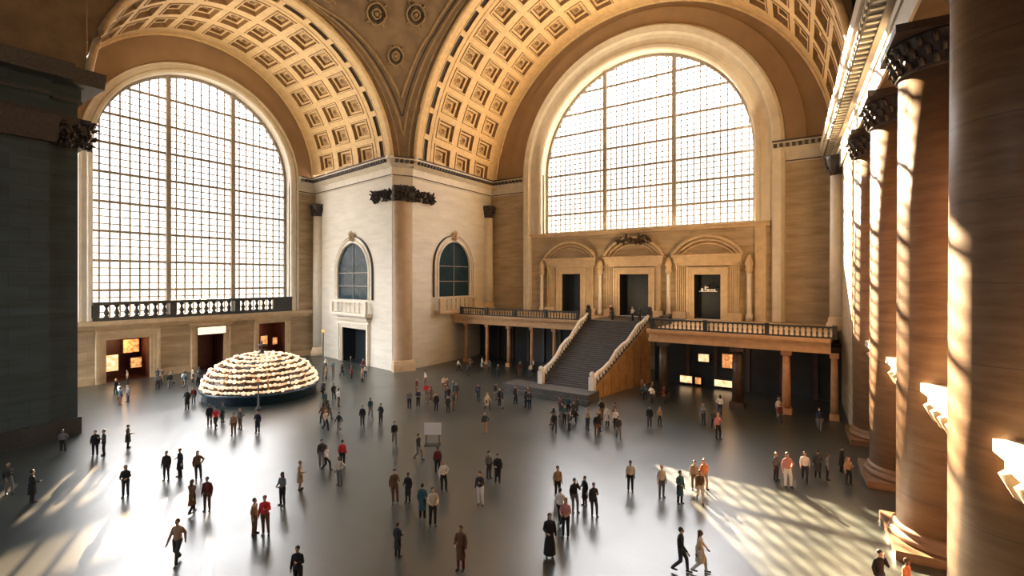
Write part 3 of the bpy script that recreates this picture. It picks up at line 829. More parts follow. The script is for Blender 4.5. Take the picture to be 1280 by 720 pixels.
for (fy, which) in ((lambda x: yr(x)+.17, 'right'), (lambda x: SY1-.17, 'left')):
    y = fy(46)
    r2_ = empty('stair_balustrade', (46, y, .9), label='white stone balustrade down the %s side of the staircase' % which, cat='balustrade')
    pts = []
    for i in range(21):
        x = lerp(45.6, 57.0, i/20); z = .95+max(0, (x-46))*SL+.98+.22*math.sin(i*.9)*(.5 if i % 2 else 1)
        pts.append((x, fy(x), z))
    b = MB().m(whiteM); b.tube(pts, .2, 8); b.build('handrail', r2_)
    b = MB().m(ironM); b.tube([(46, fy(46), 1.25), (57.1, fy(57.1), 7.25)], .12, 6); b.build('foot_rail', r2_)
    for (x, z0) in ((45.7, .9), (57.3, 7.0)):
        y = fy(x); b = MB().m(whiteM if z0 < 1 else darkO); b.box(x-.28, x+.28, y-.28, y+.28, z0, z0+1.35); b.ball((x, y, z0+1.6), .3); b.build('newel', r2_)
    add_balusters(r2_, mb_, [(46.3+i*.5, fy(46.3+i*.5), 1.25+(i*.5+.3)*SL) for i in range(22)])

# ---------------------------------------------------------------- colonnade
def column(s, r, label):
    c = CO.p(s, 0, 0); root = empty('giant_column', c, label=label, cat='column')
    b = MB().m(colM); b.box(-1, 1, -1, 1, 0, 1) if False else None
    fr = Frame((c.x, c.y), CO.u, CO.n); b.fr = fr; k = r*1.2
    b.box(-k, k, -k, k, 0, .4); b.fr = None; b.build('plinth', root)
    b = MB().m(colM); b.lathe(c.x, c.y, [(r*1.14, .4), (r*1.17, .5), (r*1.13, .64), (r*1.07, .68), (r*1.06, .76), (r*1.09, .84), (r*1.05, .92), (r*1.0, 1.0)], 48); b.build('base', root)
    b = MB().m(colM); b.lathe(c.x, c.y, [(r, 1.0), (r*.995, 8), (r*.98, 15), (r*.96, 21.1)], 72); b.build('shaft', root)
    b = MB().m(darkO); b.lathe(c.x, c.y, [(r*.96, 21.1), (r*1.03, 21.15), (r*.98, 21.35), (r*1.02, 21.9), (r*1.12, 22.5), (r*1.15, 22.6)], 40)
    random.seed(int(s*7)+40)
    for t in range(3):
        for i in range(22):
            a = 2*PI*(i+.5*(t % 2))/22; z = 21.25+t*.42; rr = r*(1.0+t*.03)
            b.tube([(c.x+(rr+q)*math.cos(a), c.y+(rr+q)*math.sin(a), z+dz) for (q, dz) in ((0, 0), (.10, .25), (.26, .34), (.28, .22))], [.14, .13, .09, .04], 5)
    b.fr = fr; k = r*1.2; b.box(-k, k, -k, k, 22.6, 22.95); b.fr = None
    b.build('capital', root)
    return c
ordn = ['nearest giant column at the right edge of the photo', 'second giant column, with its square base on the sunlit floor', 'third giant column, half hidden behind the second', 'farthest giant column, narrow, beside the right gallery']
SP = 8.45; cols = [column(SP*i, 1.8, ordn[i]) for i in range(4)]
# entablature
b = MB(CO); a0, a1 = -16, 44.5
b.m(brownM); b.box(a0, 26.2, -1.7, 1.62, 22.95, 25.5)
b.m(brownM); b.box(26.2, a1, -.6, 1.62, 22.95, 25.5)
b.m(pale); b.box(a0, a1, 1.6, 1.75, 22.95, 24.3); b.box(a0, a1, 1.6, 1.85, 24.3, 24.75)
b.box(a0, a1, 1.6, 2.0, 25.3, 25.5); b.box(a0, a1, -1.7, 2.75, 25.95, 26.5); b.box(a0, a1, 2.6, 2.95, 26.2, 27.2)
b.m(dentM); b.box(a0, a1, 1.5, 2.7, 25.5, 25.95)
b.m(pale)
x = a0
while x < a1:
    b.box(x, x+.34, 2.72, 2.8, 25.55, 25.9); b.box(x+.1, x+.34, 1.9, 2.6, 25.42, 25.5); x += .78
b.m(brownM); b.box(a0, a1, -3, 1.4, 26.5, 60)
tag(b.build('trim_12'), kind='structure')

# gallery slabs between columns (7.6 m)
gname = ['between the nearest and second giant columns', 'between the second and third giant columns', 'between the third and farthest giant columns', 'in front of the nearest giant column at the right edge']
for i, (s0, s1) in enumerate(((1.75, SP-1.75), (SP+1.75, 2*SP-1.75), (2*SP+1.75, 3*SP-1.75), (-SP+1.75, -1.75))):
    root = empty('aisle_balcony', CO.p((s0+s1)/2, 0, 7), label='sunlit stone balcony '+gname[i], cat='balcony')
    b = MB(CO).m(pale); b.box(s0, s1, -6.5, 1.25, 7.25, 7.6); b.box(s0, s1, -6.5, 1.0, 6.8, 7.25); b.build('slab', root)
    for j in range(5):
        a = lerp(s0+.3, s1-.3, j/4); b = MB(CO).m(trimM)
        b.tube([(a, .3, 6.0), (a, .75, 6.25), (a, 1.05, 6.8)], [.14, .22, .2], 6)
        b.build('bracket', root)
    b = MB(CO).m(dkwood); b.box(s0, s1, -1.1, -.85, 8.75, 8.95); b.build('rail', root)
    me = baluster_mesh(1.15, .13, trimM)
    add_balusters(root, me, [CO.p(lerp(s0+.3, s1-.3, j/9), -.98, 7.6) for j in range(10)])

# ---------------------------------------------------------------- lit domed kiosk
kx, ky = floor_pt(327, 492)
root = empty('domed_kiosk', (kx, ky, 0), label='low domed kiosk wrapped in rings of warm lights on the left of the hall', cat='kiosk')
RK, HK = 5.5, 3.1
ringM = glow('dim_tube_light', (1.0, .74, .48), .8, (.55, .30, .14), 1.3)
b = MB().m(navyM); b.lathe(kx, ky, [(RK-.1, 0), (RK-.1, .75), (RK+.12, .8), (RK+.12, 1.0), (RK-.1, 1.0)], 48); b.build('counter', root)
b = MB().m(dkwood); b.lathe(kx, ky, [((RK-.35)*math.cos(PI/2*j/10), 1.0+HK*math.sin(PI/2*j/10)) for j in range(10)]+[(.05, 1.0+HK)], 48); canopy = b.build('canopy', root)
for j in range(9):
    t = (j+.25)/9.4*PI/2; rr = (RK-.12)*math.cos(t); z = 1.1+HK*1.02*math.sin(t)
    b = MB().m(ringM)
    n = max(12, int(2*PI*rr/.42))
    b.tube([(kx+rr*math.cos(2*PI*i/n), ky+rr*math.sin(2*PI*i/n), z+.06*math.sin(i*2.3+j)) for i in range(n+1)], .11, 5)
    b.m(bulbM); random.seed(j)
    for i in range(n):
        a = 2*PI*i/n; q = random.uniform(.10, .23)
        if random.random() < .10: continue
        b.ball((kx+(rr+.08)*math.cos(a), ky+(rr+.08)*math.sin(a), z+random.uniform(-.05, .1)), q, 6, 4)
    lr = b.build('light_ring', canopy)
for i in range(16):
    a = 2*PI*i/16
    b = MB().m(postM if i % 2 else dkwood); b.tube([(kx+(RK-.05)*math.cos(t)*math.cos(a), ky+(RK-.05)*math.cos(t)*math.sin(a), 1.0+(HK+.12)*math.sin(t)) for t in [PI/2*k/8 for k in range(9)]], .1, 5); b.build('rib', root)
b = MB().m(dkwood); b.tube([(kx, ky, 4.0), (kx, ky, 5.6)], .1, 6); b.tube([(kx-.35, ky+.5, 5.1), (kx+.35, ky-.5, 5.1)], .08, 6); b.tube([(kx-.3, ky+.4, 4.6), (kx+.3, ky-.4, 4.6)], .08, 6); b.ball((kx, ky, 4.35), .25)
b.build('finial', root)
# slim lamp standards beside the kiosk
for (px, py, hh, lb) in ((357, 495, 6.4, 'slim dark lamp standard at the front right of the domed kiosk'), (323, 512, 2.6, 'short lamp standard just in front of the domed kiosk')):
    x, y = floor_pt(px, py) if px == 323 else (kx+4.2, ky-4.6)
    root = empty('lamp_standard', (x, y, 0), label=lb, cat='lamp')
    b = MB().m(ironM); b.lathe(x, y, [(.28, 0), (.28, .15), (.08, .3), (.06, hh)], 10); b.build('pole', root)
    b = MB().m(glowO); b.ball((x, y, hh+.12), .17); b.build('lamp_globe', root)
# white board on an easel
x, y = floor_pt(541, 556)
root = empty('notice_board', (x, y, 0), label='small white notice board on a dark easel in the middle of the floor', cat='sign')
fr = Frame((x, y), (ST, -CT), (-CT, -ST))
b = MB(fr).m(ironM); b.box(-.5, -.44, -.03, .03, 0, 1.0); b.box(.44, .5, -.03, .03, 0, 1.0); b.box(-.6, .6, -.3, .3, 0, .04); b.build('stand', root)
b = MB(fr).m(signW); b.box(-.62, .62, .03, .08, .75, 1.6); b.build('board', root)

# ---------------------------------------------------------------- people
def capsule(b, p0, p1, r0, r1, n=12, sx=1.0, sy=1.0):
    """tapered rounded limb; sx, sy flatten in world axes"""
    p0, p1 = Vector(p0), Vector(p1); t = (p1-p0); L = t.length; t = t/L if L > 1e-6 else Vector((0, 0, 1))
    up = Vector((0, 1, 0)) if abs(t.y) < .9 else Vector((1, 0, 0))
    a = t.cross(up).normalized(); c = t.cross(a)
    rows = []
    st = [(p0-t*r0*math.cos(k*PI/6), r0*math.sin(k*PI/6)) for k in range(0, 3)]+[(p0, r0), (p1, r1)]+[(p1+t*r1*math.sin(k*PI/6), r1*math.cos(k*PI/6)) for k in range(1, 4)]
    for (q, r) in st:
        r = max(r, .0005); rows.append([q+a*math.cos(2*PI*i/n)*r+c*math.sin(2*PI*i/n)*r for i in range(n)])
    m = (p0+p1)/2
    vs = []
    for row in rows: vs.append([b.bm.verts.new(Vector((m.x+(v.x-m.x)*sx, m.y+(v.y-m.y)*sy, v.z))) for v in row])
    for i in range(len(vs)-1):
        for j in range(n): b.face([vs[i][j], vs[i][(j+1) % n], vs[i+1][(j+1) % n], vs[i+1][j]])
    b.face(vs[0]); b.face(vs[-1])
def ell(b, c, r):
    b.ball(c, r, 16, 10)
def fuse(b, name, voxel, mat):
    """closed shapes melted into one continuous skin"""
    bmesh.ops.recalc_face_normals(b.bm, faces=b.bm.faces[:])
    me = bpy.data.meshes.new(name); b.bm.to_mesh(me); b.bm.free()
    o = bpy.data.objects.new(name, me); COL.objects.link(o)
    md = o.modifiers.new('r', 'REMESH'); md.mode = 'VOXEL'; md.voxel_size = voxel; md.use_smooth_shade = True
    sm = o.modifiers.new('s', 'SMOOTH'); sm.factor = .5; sm.iterations = 3 if voxel < .01 else 5
    dg = bpy.context.evaluated_depsgraph_get(); me2 = bpy.data.meshes.new_from_object(o.evaluated_get(dg))
    bpy.data.objects.remove(o); bpy.data.meshes.remove(me)
    me2.name = name; me2.materials.clear(); me2.materials.append(mat)
    me2.polygons.foreach_set('use_smooth', [True]*len(me2.polygons))
    return me2
skinM = plain('skin', (.52, .33, .23), .5, .06, 8, bmp=0)
skinD = plain('dark_skin', (.20, .11, .07), .5, .06, 8, bmp=0)
CLO = {}
for nm, c in dict(black=(.012, .012, .014), charcoal=(.04, .042, .045), navy=(.015, .022, .05), grey=(.16, .16, .16), white=(.74, .72, .68), cream=(.62, .54, .42), red=(.62, .03, .03),
                  brown=(.14, .07, .035), tan=(.38, .25, .15), teal=(.03, .09, .11), pink=(.55, .25, .22), orange=(.60, .20, .10), denim=(.05, .08, .14), maroon=(.13, .02, .02)).items():
    CLO[nm] = plain('cloth_'+nm, c, .8, .12, 12, bmp=.1)
HAIR = {'dark': plain('dark_hair', (.015, .011, .009), .5, .3, 20), 'brown': plain('brown_hair', (.07, .035, .018), .5, .3, 20), 'fair': plain('fair_hair', (.32, .2, .1), .5, .3, 20)}
shoeM = plain('black_shoe_leather', (.015, .013, .012), .35, .2, 8)
eyeM = plain('dark_eye', (.02, .015, .012), .2, .1, 8, bmp=0)

def arms(style, s):
    """shoulder, elbow, wrist, hand direction, for side s"""
    S = (s*.158, 0, 1.375)
    if style == 'down': return S, (s*.225, -.03, 1.13), (s*.235, .06, .89), (0, .03, -1)
    if style == 'phone': return S, (s*.215, .02, 1.14), (s*.08, .26, 1.22), (-s*.35, .5, .6)
    if style == 'hip': return S, (s*.33, -.08, 1.17), (s*.19, .06, 1.01), (-s*.3, .1, -.9)
    if style == 'fwd': return S, (s*.21, .10, 1.14), (s*.20, .28, .95), (0, .5, -.7)
    if style == 'back': return S, (s*.215, -.13, 1.16), (s*.22, -.14, .90), (0, .1, -1)
    if style == 'ear': return S, (s*.25, .12, 1.20), (s*.13, .10, 1.50), (-s*.3, .0, .9)
    if style == 'bend': return S, (s*.22, .03, 1.14), (s*.15, .27, 1.08), (-s*.7, .6, 0)
def person_proto(AL, AR, legs, outfit, hair, lean=0.0):
    L = {'stand': {-1: ((-.095, 0, .92), (-.105, .015, .5), (-.11, -.01, .09)), 1: ((.095, 0, .92), (.105, .015, .5), (.115, -.01, .09))},
         'walk': {-1: ((-.09, 0, .92), (-.10, .20, .54), (-.10, .24, .10)), 1: ((.09, 0, .92), (.095, .02, .50), (.10, -.28, .17))},
         'shift': {-1: ((-.10, 0, .92), (-.15, .07, .50), (-.17, .03, .09)), 1: ((.09, 0, .92), (.075, -.01, .5), (.07, -.03, .09))}}[legs]
    A = {-1: arms(AL, -1), 1: arms(AR, 1)}
    bd = MB()
    # trunk, neck, head
    capsule(bd, (0, 0, .95), (0, 0, 1.12), .125, .115, sy=.80, sx=1.12); capsule(bd, (0, 0, 1.12), (0, -.01, 1.34), .115, .135, sy=.78, sx=1.15)
    capsule(bd, (0, 0, 1.45), (-.14, 0, 1.385), .05, .052); capsule(bd, (0, 0, 1.45), (.14, 0, 1.385), .05, .052); capsule(bd, (0, 0, 1.40), (0, .015, 1.56), .056, .052)
    hy = .02+lean*.06
    ell(bd, (0, hy, 1.640), (.078, .098, .112)); ell(bd, (0, hy+.035, 1.585), (.052, .055, .055))
    capsule(bd, (0, hy+.085, 1.645), (0, hy+.108, 1.612), .010, .014)
    ell(bd, (0, hy+.088, 1.573), (.024, .012, .008))
    for s in (-1, 1):
        ell(bd, (s*.076, hy, 1.63), (.012, .02, .03))
        S, E_, Wr, hd = A[s]; hd = Vector(hd).normalized()
        capsule(bd, S, E_, .050, .040); capsule(bd, E_, Wr, .039, .026)
        W_ = Vector(Wr); palm = W_+hd*.055; side = hd.cross(Vector((1, 0, 0))); side = side.normalized() if side.length > .2 else Vector((0, 1, 0))
        nrm = hd.cross(side).normalized()
        capsule(bd, W_+hd*.02, palm+hd*.02, .030, .034)
        for k, ln in enumerate((.062, .075, .070, .052)):
            off = side*((1.5-k)*.021); p0 = palm+hd*.035+off; p1 = p0+hd*ln*.55-nrm*s*.006; p2 = p1+hd*ln*.5-nrm*s*.022
            capsule(bd, p0, p1, .0105, .010, 6); capsule(bd, p1, p2, .010, .009, 6)
        t0 = W_+hd*.035+side*.03; capsule(bd, t0, t0+hd*.03+side*.03, .012, .011, 6); capsule(bd, t0+hd*.03+side*.03, t0+hd*.065+side*.034-nrm*s*.01, .011, .009, 6)
        Hp, K, An = L[s]
        capsule(bd, Hp, K, .088, .055); capsule(bd, K, (K[0]*.5+An[0]*.5, K[1]*.5+An[1]*.5-.015, K[2]*.5+An[2]*.5), .053, .05); capsule(bd, K, An, .052, .036)
        capsule(bd, (An[0], An[1]-.02, An[2]-.04), (An[0]+s*.015, An[1]+.15, An[2]-.055), .036, .030)
    body = fuse(bd, 'body', .0085, skinM)
    parts = {'body': body}
    # garments
    g = MB()
    capsule(g, (0, 0, .96), (0, 0, 1.12), .148, .140, sy=.82, sx=1.12); capsule(g, (0, 0, 1.12), (0, -.005, 1.33), .140, .155, sy=.80, sx=1.15); capsule(g, (0, 0, 1.435), (-.15, 0, 1.375), .068, .070); capsule(g, (0, 0, 1.435), (.15, 0, 1.375), .068, .070); capsule(g, (0, 0, 1.38), (0, .005, 1.475), .075, .066)
    if outfit in ('coat', 'dress'):
        z0 = .45 if outfit == 'coat' else .16; k = .19 if outfit == 'coat' else .25
        g.lathe(0, 0, [(.02, z0), (k, z0), (lerp(k, .17, .5), .6), (.165, .85), (.15, 1.05), (.02, 1.05)], 20)
    for s in (-1, 1):
        S, E_, Wr, hd = A[s]; W_ = Vector(E_)+(Vector(Wr)-Vector(E_))*.93
        capsule(g, S, E_, .068, .056); capsule(g, E_, W_, .057, .042)
    parts['dress' if outfit == 'dress' else ('coat' if outfit == 'coat' else 'jacket')] = fuse(g, 'top', .014, CLO['black'])
    if outfit != 'dress':
        g = MB(); capsule(g, (-.04, 0, .94), (.04, 0, .94), .125, .125, sy=.95)
        for s in (-1, 1):
            Hp, K, An = L[s]; capsule(g, Hp, K, .105, .075); capsule(g, K, (An[0], An[1], An[2]+.01), .073, .060)
        parts['trousers'] = fuse(g, 'trousers', .014, CLO['black'])
    for s in (-1, 1):
        g = MB()
        An = L[s][2]; capsule(g, (An[0], An[1]-.045, An[2]-.045), (An[0]+s*.02, An[1]+.16, An[2]-.055), .044, .036)
        capsule(g, (An[0], An[1]-.02, An[2]-.01), (An[0], An[1]-.02, An[2]-.05), .045, .045)
        parts['shoe' if s < 0 else 'shoe_'] = fuse(g, 'shoe', .012, shoeM)
    g = MB(); ell(g, (0, hy-.018, 1.672), (.091, .101, .096))
    if hair == 'long':
        ell(g, (0, hy-.06, 1.60), (.085, .055, .11)); ell(g, (0, hy-.075, 1.48), (.085, .04, .12))
    else: ell(g, (0, hy-.04, 1.63), (.082, .07, .07))
    parts['hair'] = fuse(g, 'hair', .012, HAIR['dark'])
    return parts
PRO = {
 'stand': person_proto('down', 'down', 'stand', 'jacket', 'short'),
 'phone': person_proto('phone', 'down', 'shift', 'jacket', 'short'),
 'phone2': person_proto('bend', 'bend', 'stand', 'jacket', 'long'),
 'hip': person_proto('hip', 'down', 'shift', 'jacket', 'long'),
 'walk': person_proto('back', 'fwd', 'walk', 'jacket', 'short'),
 'walk2': person_proto('fwd', 'back', 'walk', 'coat', 'long'),
 'coat': person_proto('down', 'bend', 'stand', 'coat', 'short'),
 'dress': person_proto('down', 'bend', 'stand', 'dress', 'long'),
 'ear': person_proto('ear', 'down', 'shift', 'jacket', 'short'),
}
NP = [0]
def add_person(x, y, z, face, pose, top, bot, hair, label, scale=1.0, skin=None, group=None):
    NP[0] += 1
    root = empty('person', (x, y, z), label=label, cat='person', group=group)
    root.rotation_euler.z = face; root.scale = (scale, scale, scale)
    for nm, me in PRO[pose].items():
        o = bpy.data.objects.new(nm.rstrip('_'), me); COL.objects.link(o); o.parent = root
        mt = {'body': skin or skinM, 'jacket': CLO[top], 'coat': CLO[top], 'dress': CLO[top], 'trousers': CLO[bot], 'hair': HAIR[hair], 'shoe': shoeM, 'shoe_': shoeM}[nm]
        o.material_slots[0].link = 'OBJECT'; o.material_slots[0].material = mt
USED = []
CAMA = TH
def face_dir(deg):  # 0 = turned to the viewpoint, 180 = turned away
    return TH+PI-PI/2+math.radians(deg)
FG = [
 # px, feet y, facing, pose, top, bottom, hair, label, scale
 (157, 621, 20, 'phone2', 'black', 'charcoal', 'dark', 'person in black looking down, standing alone on the bright floor far left', 1),
 (208, 600, 10, 'stand', 'black', 'navy', 'dark', 'left one of a dark-clad pair on the bright floor behind the white glare', 1),
 (225, 596, -30, 'coat', 'navy', 'black', 'dark', 'right one of a dark-clad pair, in a navy coat', 1),
 (247, 600, 40, 'hip', 'brown', 'charcoal', 'dark', 'person in brown jacket with hand on hip behind two others', 1),
 (240, 642, 170, 'walk2', 'brown', 'black', 'brown', 'person in long brown coat, front left of the three in line', 1),
 (259, 638, 10, 'stand', 'maroon', 'brown', 'dark', 'person in maroon top and brown trousers right of the brown coat', 1),
 (222, 704, 0, 'walk', 'tan', 'charcoal', 'brown', 'person in tan jacket walking on the bright floor, nearest on the left', 1.08),
 (119, 570, 30, 'stand', 'black', 'black', 'dark', 'left person of a black-clad pair at the edge of the left shade', 1),
 (130, 569, -40, 'phone', 'charcoal', 'black', 'brown', 'right person of a black-clad pair, in charcoal, at the shade edge', 1),
 (160, 560, 120, 'coat', 'charcoal', 'black', 'dark', 'lone person in charcoal coat behind the black-clad pair', .95),
 (10, 618, 60, 'phone', 'charcoal', 'grey', 'fair', 'fair-haired person in charcoal in the deep shade at the left edge', 1),
 (40, 628, 150, 'coat', 'black', 'black', 'dark', 'person in black coat standing in the deep shade by the left edge', 1),
 (78, 565, 40, 'hip', 'grey', 'black', 'dark', 'person in grey top by the foot of the dark left pier', .9),
 (318, 668, 90, 'stand', 'tan', 'brown', 'brown', 'slim person in tan behind the person with the red top', .98),
 (331, 668, 10, 'phone', 'red', 'brown', 'brown', 'person in red top and brown trousers on the bright floor', 1.05),
 (353, 631, -20, 'phone2', 'grey', 'black', 'dark', 'person in grey top, black trousers, at the edge of the glare', 1),
 (375, 612, 100, 'coat', 'tan', 'tan', 'fair', 'blurred person in tan coat right of the grey top', .95),
 (372, 739, 0, 'phone', 'black', 'black', 'dark', 'person in black cut off by the bottom edge, left of centre', 1),
 (402, 583, 30, 'stand', 'charcoal', 'grey', 'dark', 'person in charcoal top with grey trousers left of the red top', 1),
 (408, 588, 80, 'walk', 'white', 'black', 'dark', 'person in white top with black trousers beside charcoal friend', .9),
 (428, 584, 180, 'stand', 'red', 'black', 'dark', 'person in bright red top and black trousers, centre left', 1),
 (424, 606, -10, 'hip', 'cream', 'grey', 'brown', 'person in cream top just in front of the bright red top', .95),
 (493, 629, 10, 'ear', 'brown', 'brown', 'dark', 'tall person in brown with one hand at the head', 1.05),
 (510, 628, -20, 'coat', 'black', 'black', 'dark', 'person in black coat right of the tall brown one', .92),
 (493, 555, 20, 'walk', 'black', 'grey', 'dark', 'person in black top and grey trousers walking alone, behind', .95),
 (523, 575, 60, 'walk', 'charcoal', 'grey', 'dark', 'person in charcoal top and grey trousers by the white notice board', 1),
 (547, 592, 0, 'stand', 'maroon', 'black', 'dark', 'person in maroon top behind the one in white', .95),
 (554, 614, 30, 'hip', 'white', 'black', 'fair', 'person in white top and black trousers near the middle', 1),
 (528, 648, 170, 'coat', 'teal', 'black', 'dark', 'person in long teal coat, centre of the floor', 1),
 (541, 657, 20, 'phone2', 'cream', 'black', 'brown', 'person in cream top and black trousers beside the teal coat', 1.08),
 (600, 631, -15, 'phone', 'charcoal', 'white', 'dark', 'person in charcoal top and white trousers, centre right', 1.02),
 (611, 598, 40, 'stand', 'grey', 'charcoal', 'dark', 'left person of the dark pair right of centre', .95),
 (622, 604, 0, 'coat', 'black', 'black', 'dark', 'right person of the dark pair, in black coat', 1),
 (497, 696, 150, 'coat', 'charcoal', 'black', 'brown', 'dim figure in charcoal coat at the bottom centre', .85),
 (576, 712, -20, 'coat', 'brown', 'maroon', 'brown', 'hazy figure in brown coat at the bottom centre', 1.05),
 (606, 542, 0, 'hip', 'charcoal', 'tan', 'fair', 'lone fair-haired person in charcoal top and tan trousers, middle distance', .95),
 (697, 622, 20, 'stand', 'tan', 'black', 'dark', 'person in tan top at the back left of the group on the right glare', 1),
 (700, 654, 160, 'walk', 'white', 'black', 'dark', 'person in white top and black trousers inside the right group', 1),
 (687, 697, 5, 'dress', 'black', 'black', 'brown', 'woman in long black dress at the front left of the right group', 1.1),
 (707, 671, -20, 'phone2', 'pink', 'black', 'fair', 'fair-haired person in pink top inside the right group', 1.05),
 (718, 640, 20, 'ear', 'black', 'grey', 'dark', 'person in black top with grey trousers in the right group', 1),
 (731, 632, -60, 'coat', 'black', 'black', 'dark', 'person in black coat between two others of the right group', .9),
 (742, 645, 10, 'phone', 'charcoal', 'charcoal', 'brown', 'person in charcoal at the right end of the right group', .97),
 (788, 614, -10, 'stand', 'cream', 'black', 'dark', 'person in cream top and black trousers alone right of the group', 1),
 (827, 621, 10, 'stand', 'cream', 'grey', 'fair', 'person in cream top and grey trousers beside the teal one', 1),
 (850, 629, 20, 'coat', 'teal', 'black', 'dark', 'person in dark teal coat on the right glare', 1),
 (868, 612, -30, 'stand', 'tan', 'brown', 'dark', 'person in tan top at the left of the sunlit trio', .95),
 (880, 612, 20, 'hip', 'orange', 'tan', 'fair', 'sunlit person in orange top with hand on hip', 1),
 (875, 628, -10, 'walk', 'brown', 'cream', 'brown', 'person in brown top and cream trousers, front of the sunlit trio', 1),
 (851, 715, 60, 'walk', 'black', 'charcoal', 'dark', 'left person of the walking couple at the bottom right', 1.05),
 (875, 716, 70, 'walk2', 'cream', 'white', 'brown', 'right person of the walking couple, in cream coat', 1.0),
 (773, 549, 0, 'walk', 'charcoal', 'grey', 'dark', 'person in charcoal top right of the crowd at the stair foot', 1),
 (746, 545, 0, 'stand', 'black', 'brown', 'brown', 'person in black top and brown trousers at the foot of the right stair rail', 1),
 (897, 549, 20, 'phone', 'pink', 'black', 'fair', 'fair-haired person in pink top and black trousers by the right gallery', 1.15),
 (812, 534, -20, 'stand', 'black', 'charcoal', 'dark', 'left person of the pair standing right of the stair', 1),
 (824, 533, 30, 'hip', 'tan', 'charcoal', 'brown', 'right person of the pair right of the stair, in tan top', .95),
 (970, 600, 20, 'stand', 'charcoal', 'black', 'fair', 'fair-haired person in charcoal, left end of the group in the right shade', .95),
 (984, 609, 0, 'hip', 'pink', 'white', 'brown', 'person in pink top and white trousers in the right shade', 1.15),
 (1006, 603, -30, 'walk', 'white', 'navy', 'dark', 'person in white top and navy trousers in the right shade', 1.05),
 (1022, 598, 150, 'coat', 'charcoal', 'black', 'dark', 'person in charcoal coat in the right shade group', 1),
 (1034, 600, 60, 'stand', 'grey', 'black', 'brown', 'person in grey top at the right end of the right shade group', .9),
 (1060, 606, 10, 'phone', 'tan', 'black', 'brown', 'person in tan top at the foot of the giant columns', .95),
 (1052, 590, 30, 'coat', 'black', 'black', 'dark', 'person in black coat just behind the tan top near the columns', .9),
 (1099, 748, 10, 'ear', 'black', 'navy', 'dark', 'person in black at the bottom right, standing in the sunbeam', 1.05),
 (1133, 757, 30, 'coat', 'orange', 'brown', 'brown', 'person in rust orange coat at the bottom right in the sunbeam', 1.0),
 (234, 512, 0, 'coat', 'black', 'black', 'dark', 'person in black coat left of the domed kiosk', 1.1),
 (242, 505, 20, 'stand', 'maroon', 'grey', 'dark', 'person in maroon top and grey trousers left of the domed kiosk', .95),
 (262, 532, 30, 'stand', 'black', 'black', 'dark', 'person in black at the left of the red top before the kiosk', 1),
 (270, 536, 0, 'walk', 'red', 'black', 'dark', 'person in red top before the left end of the kiosk', 1),
 (278, 528, 80, 'coat', 'teal', 'black', 'dark', 'person in teal coat right of the red top before the kiosk', .95),
 (292, 544, 10, 'stand', 'tan', 'brown', 'brown', 'left person in tan of the pair before the kiosk middle', 1),
 (300, 536, -10, 'hip', 'grey', 'brown', 'fair', 'right person in grey of the pair before the kiosk middle', .95),
 (322, 541, 0, 'coat', 'navy', 'black', 'dark', 'person in navy coat before the middle of the domed kiosk', 1),
 (453, 532, 0, 'stand', 'black', 'charcoal', 'dark', 'left person of the dark trio between kiosk and stair', .95),
 (463, 521, 30, 'walk', 'teal', 'grey', 'dark', 'middle person of the trio between kiosk and stair, in teal', .95),
 (476, 529, -20, 'coat', 'charcoal', 'black', 'dark', 'right person of the dark trio between kiosk and stair, charcoal coat', .95),
 (973, 522, 0, 'stand', 'cream', 'grey', 'fair', 'lone person in cream top beside the bright oak post', 1),
 (533, 500, 0, 'hip', 'red', 'grey', 'dark', 'person in red top in the middle distance before the cream pier', 1),
]
random.seed(11)
for (px, fy, fd, pose, top, bot, hair, label, sc) in FG:
    x, y = floor_pt(px, fy); USED.append((x, y))
    add_person(x, y, 0, face_dir(fd), pose, top, bot, hair, label, sc, skinD if random.random() < .15 else None)
ORD = ['first', 'second', 'third', 'fourth', 'fifth', 'sixth', 'seventh', 'eighth', 'ninth', 'tenth', 'eleventh', 'twelfth', 'thirteenth', 'fourteenth', 'fifteenth', 'sixteenth', 'seventeenth', 'eighteenth', 'nineteenth', 'twentieth', 'twenty-first', 'twenty-second', 'twenty-third', 'twenty-fourth']
def crowd(n, pxr, fyr, where, z=0.0, pts=None):
    out = []; tries = 0
    while len(out) < n and tries < 4000:
        tries += 1
        px = random.uniform(*pxr); fy = random.uniform(*fyr); x, y = floor_pt(px, fy, z)
        if any((x-a)**2+(y-c)**2 < .7**2 for a, c in USED): continue
        if z == 0:
            if 42.3 < x < 58 and SY0-.8 < y < SY1+4.2: continue
            if y > 70.8 or x > 64: continue
            if (x-kx)**2+(y-ky)**2 < 6.2**2: continue
            if y > 49.2 and x > PLa[0]-.8+(y-50)*.148 and y < 71 and x < 52: continue
            if y > 47.8 and 45 < x: continue
            if y > 48.5 and x < 13.5: continue
            if (abs(x-XA-.45) < .8 or (abs(x-XB-.45) < 1.1 and y < 19)): continue
        if z > 0 and not (57.9 < x < 64.5 and 19 < y < 27): continue
        USED.append((x, y)); out.append((px, x, y))
    out.sort()
    tops = ['black', 'charcoal', 'grey', 'white', 'navy', 'teal', 'cream', 'maroon', 'brown', 'black', 'tan', 'charcoal']
    bots = ['black', 'charcoal', 'grey', 'navy', 'brown', 'black']
    poses = ['stand', 'phone', 'phone2', 'hip', 'walk', 'coat', 'ear', 'walk2']
    for i, (px, x, y) in enumerate(out):
        t = random.choice(tops); bo = random.choice(bots); ps = random.choice(poses)
        fd = random.uniform(-180, 180)
        add_person(x, y, z, face_dir(fd), ps, t, bo, random.choice(['dark', 'dark', 'brown', 'fair']),
                   'person in %s %s, %s from left in crowd %s' % (t, 'coat' if ps in ('coat', 'walk2') else 'top', ORD[i], where), random.uniform(.9, 1.05), group='crowd '+where)
crowd(16, (684, 772), (517, 541), 'at the foot of the staircase')
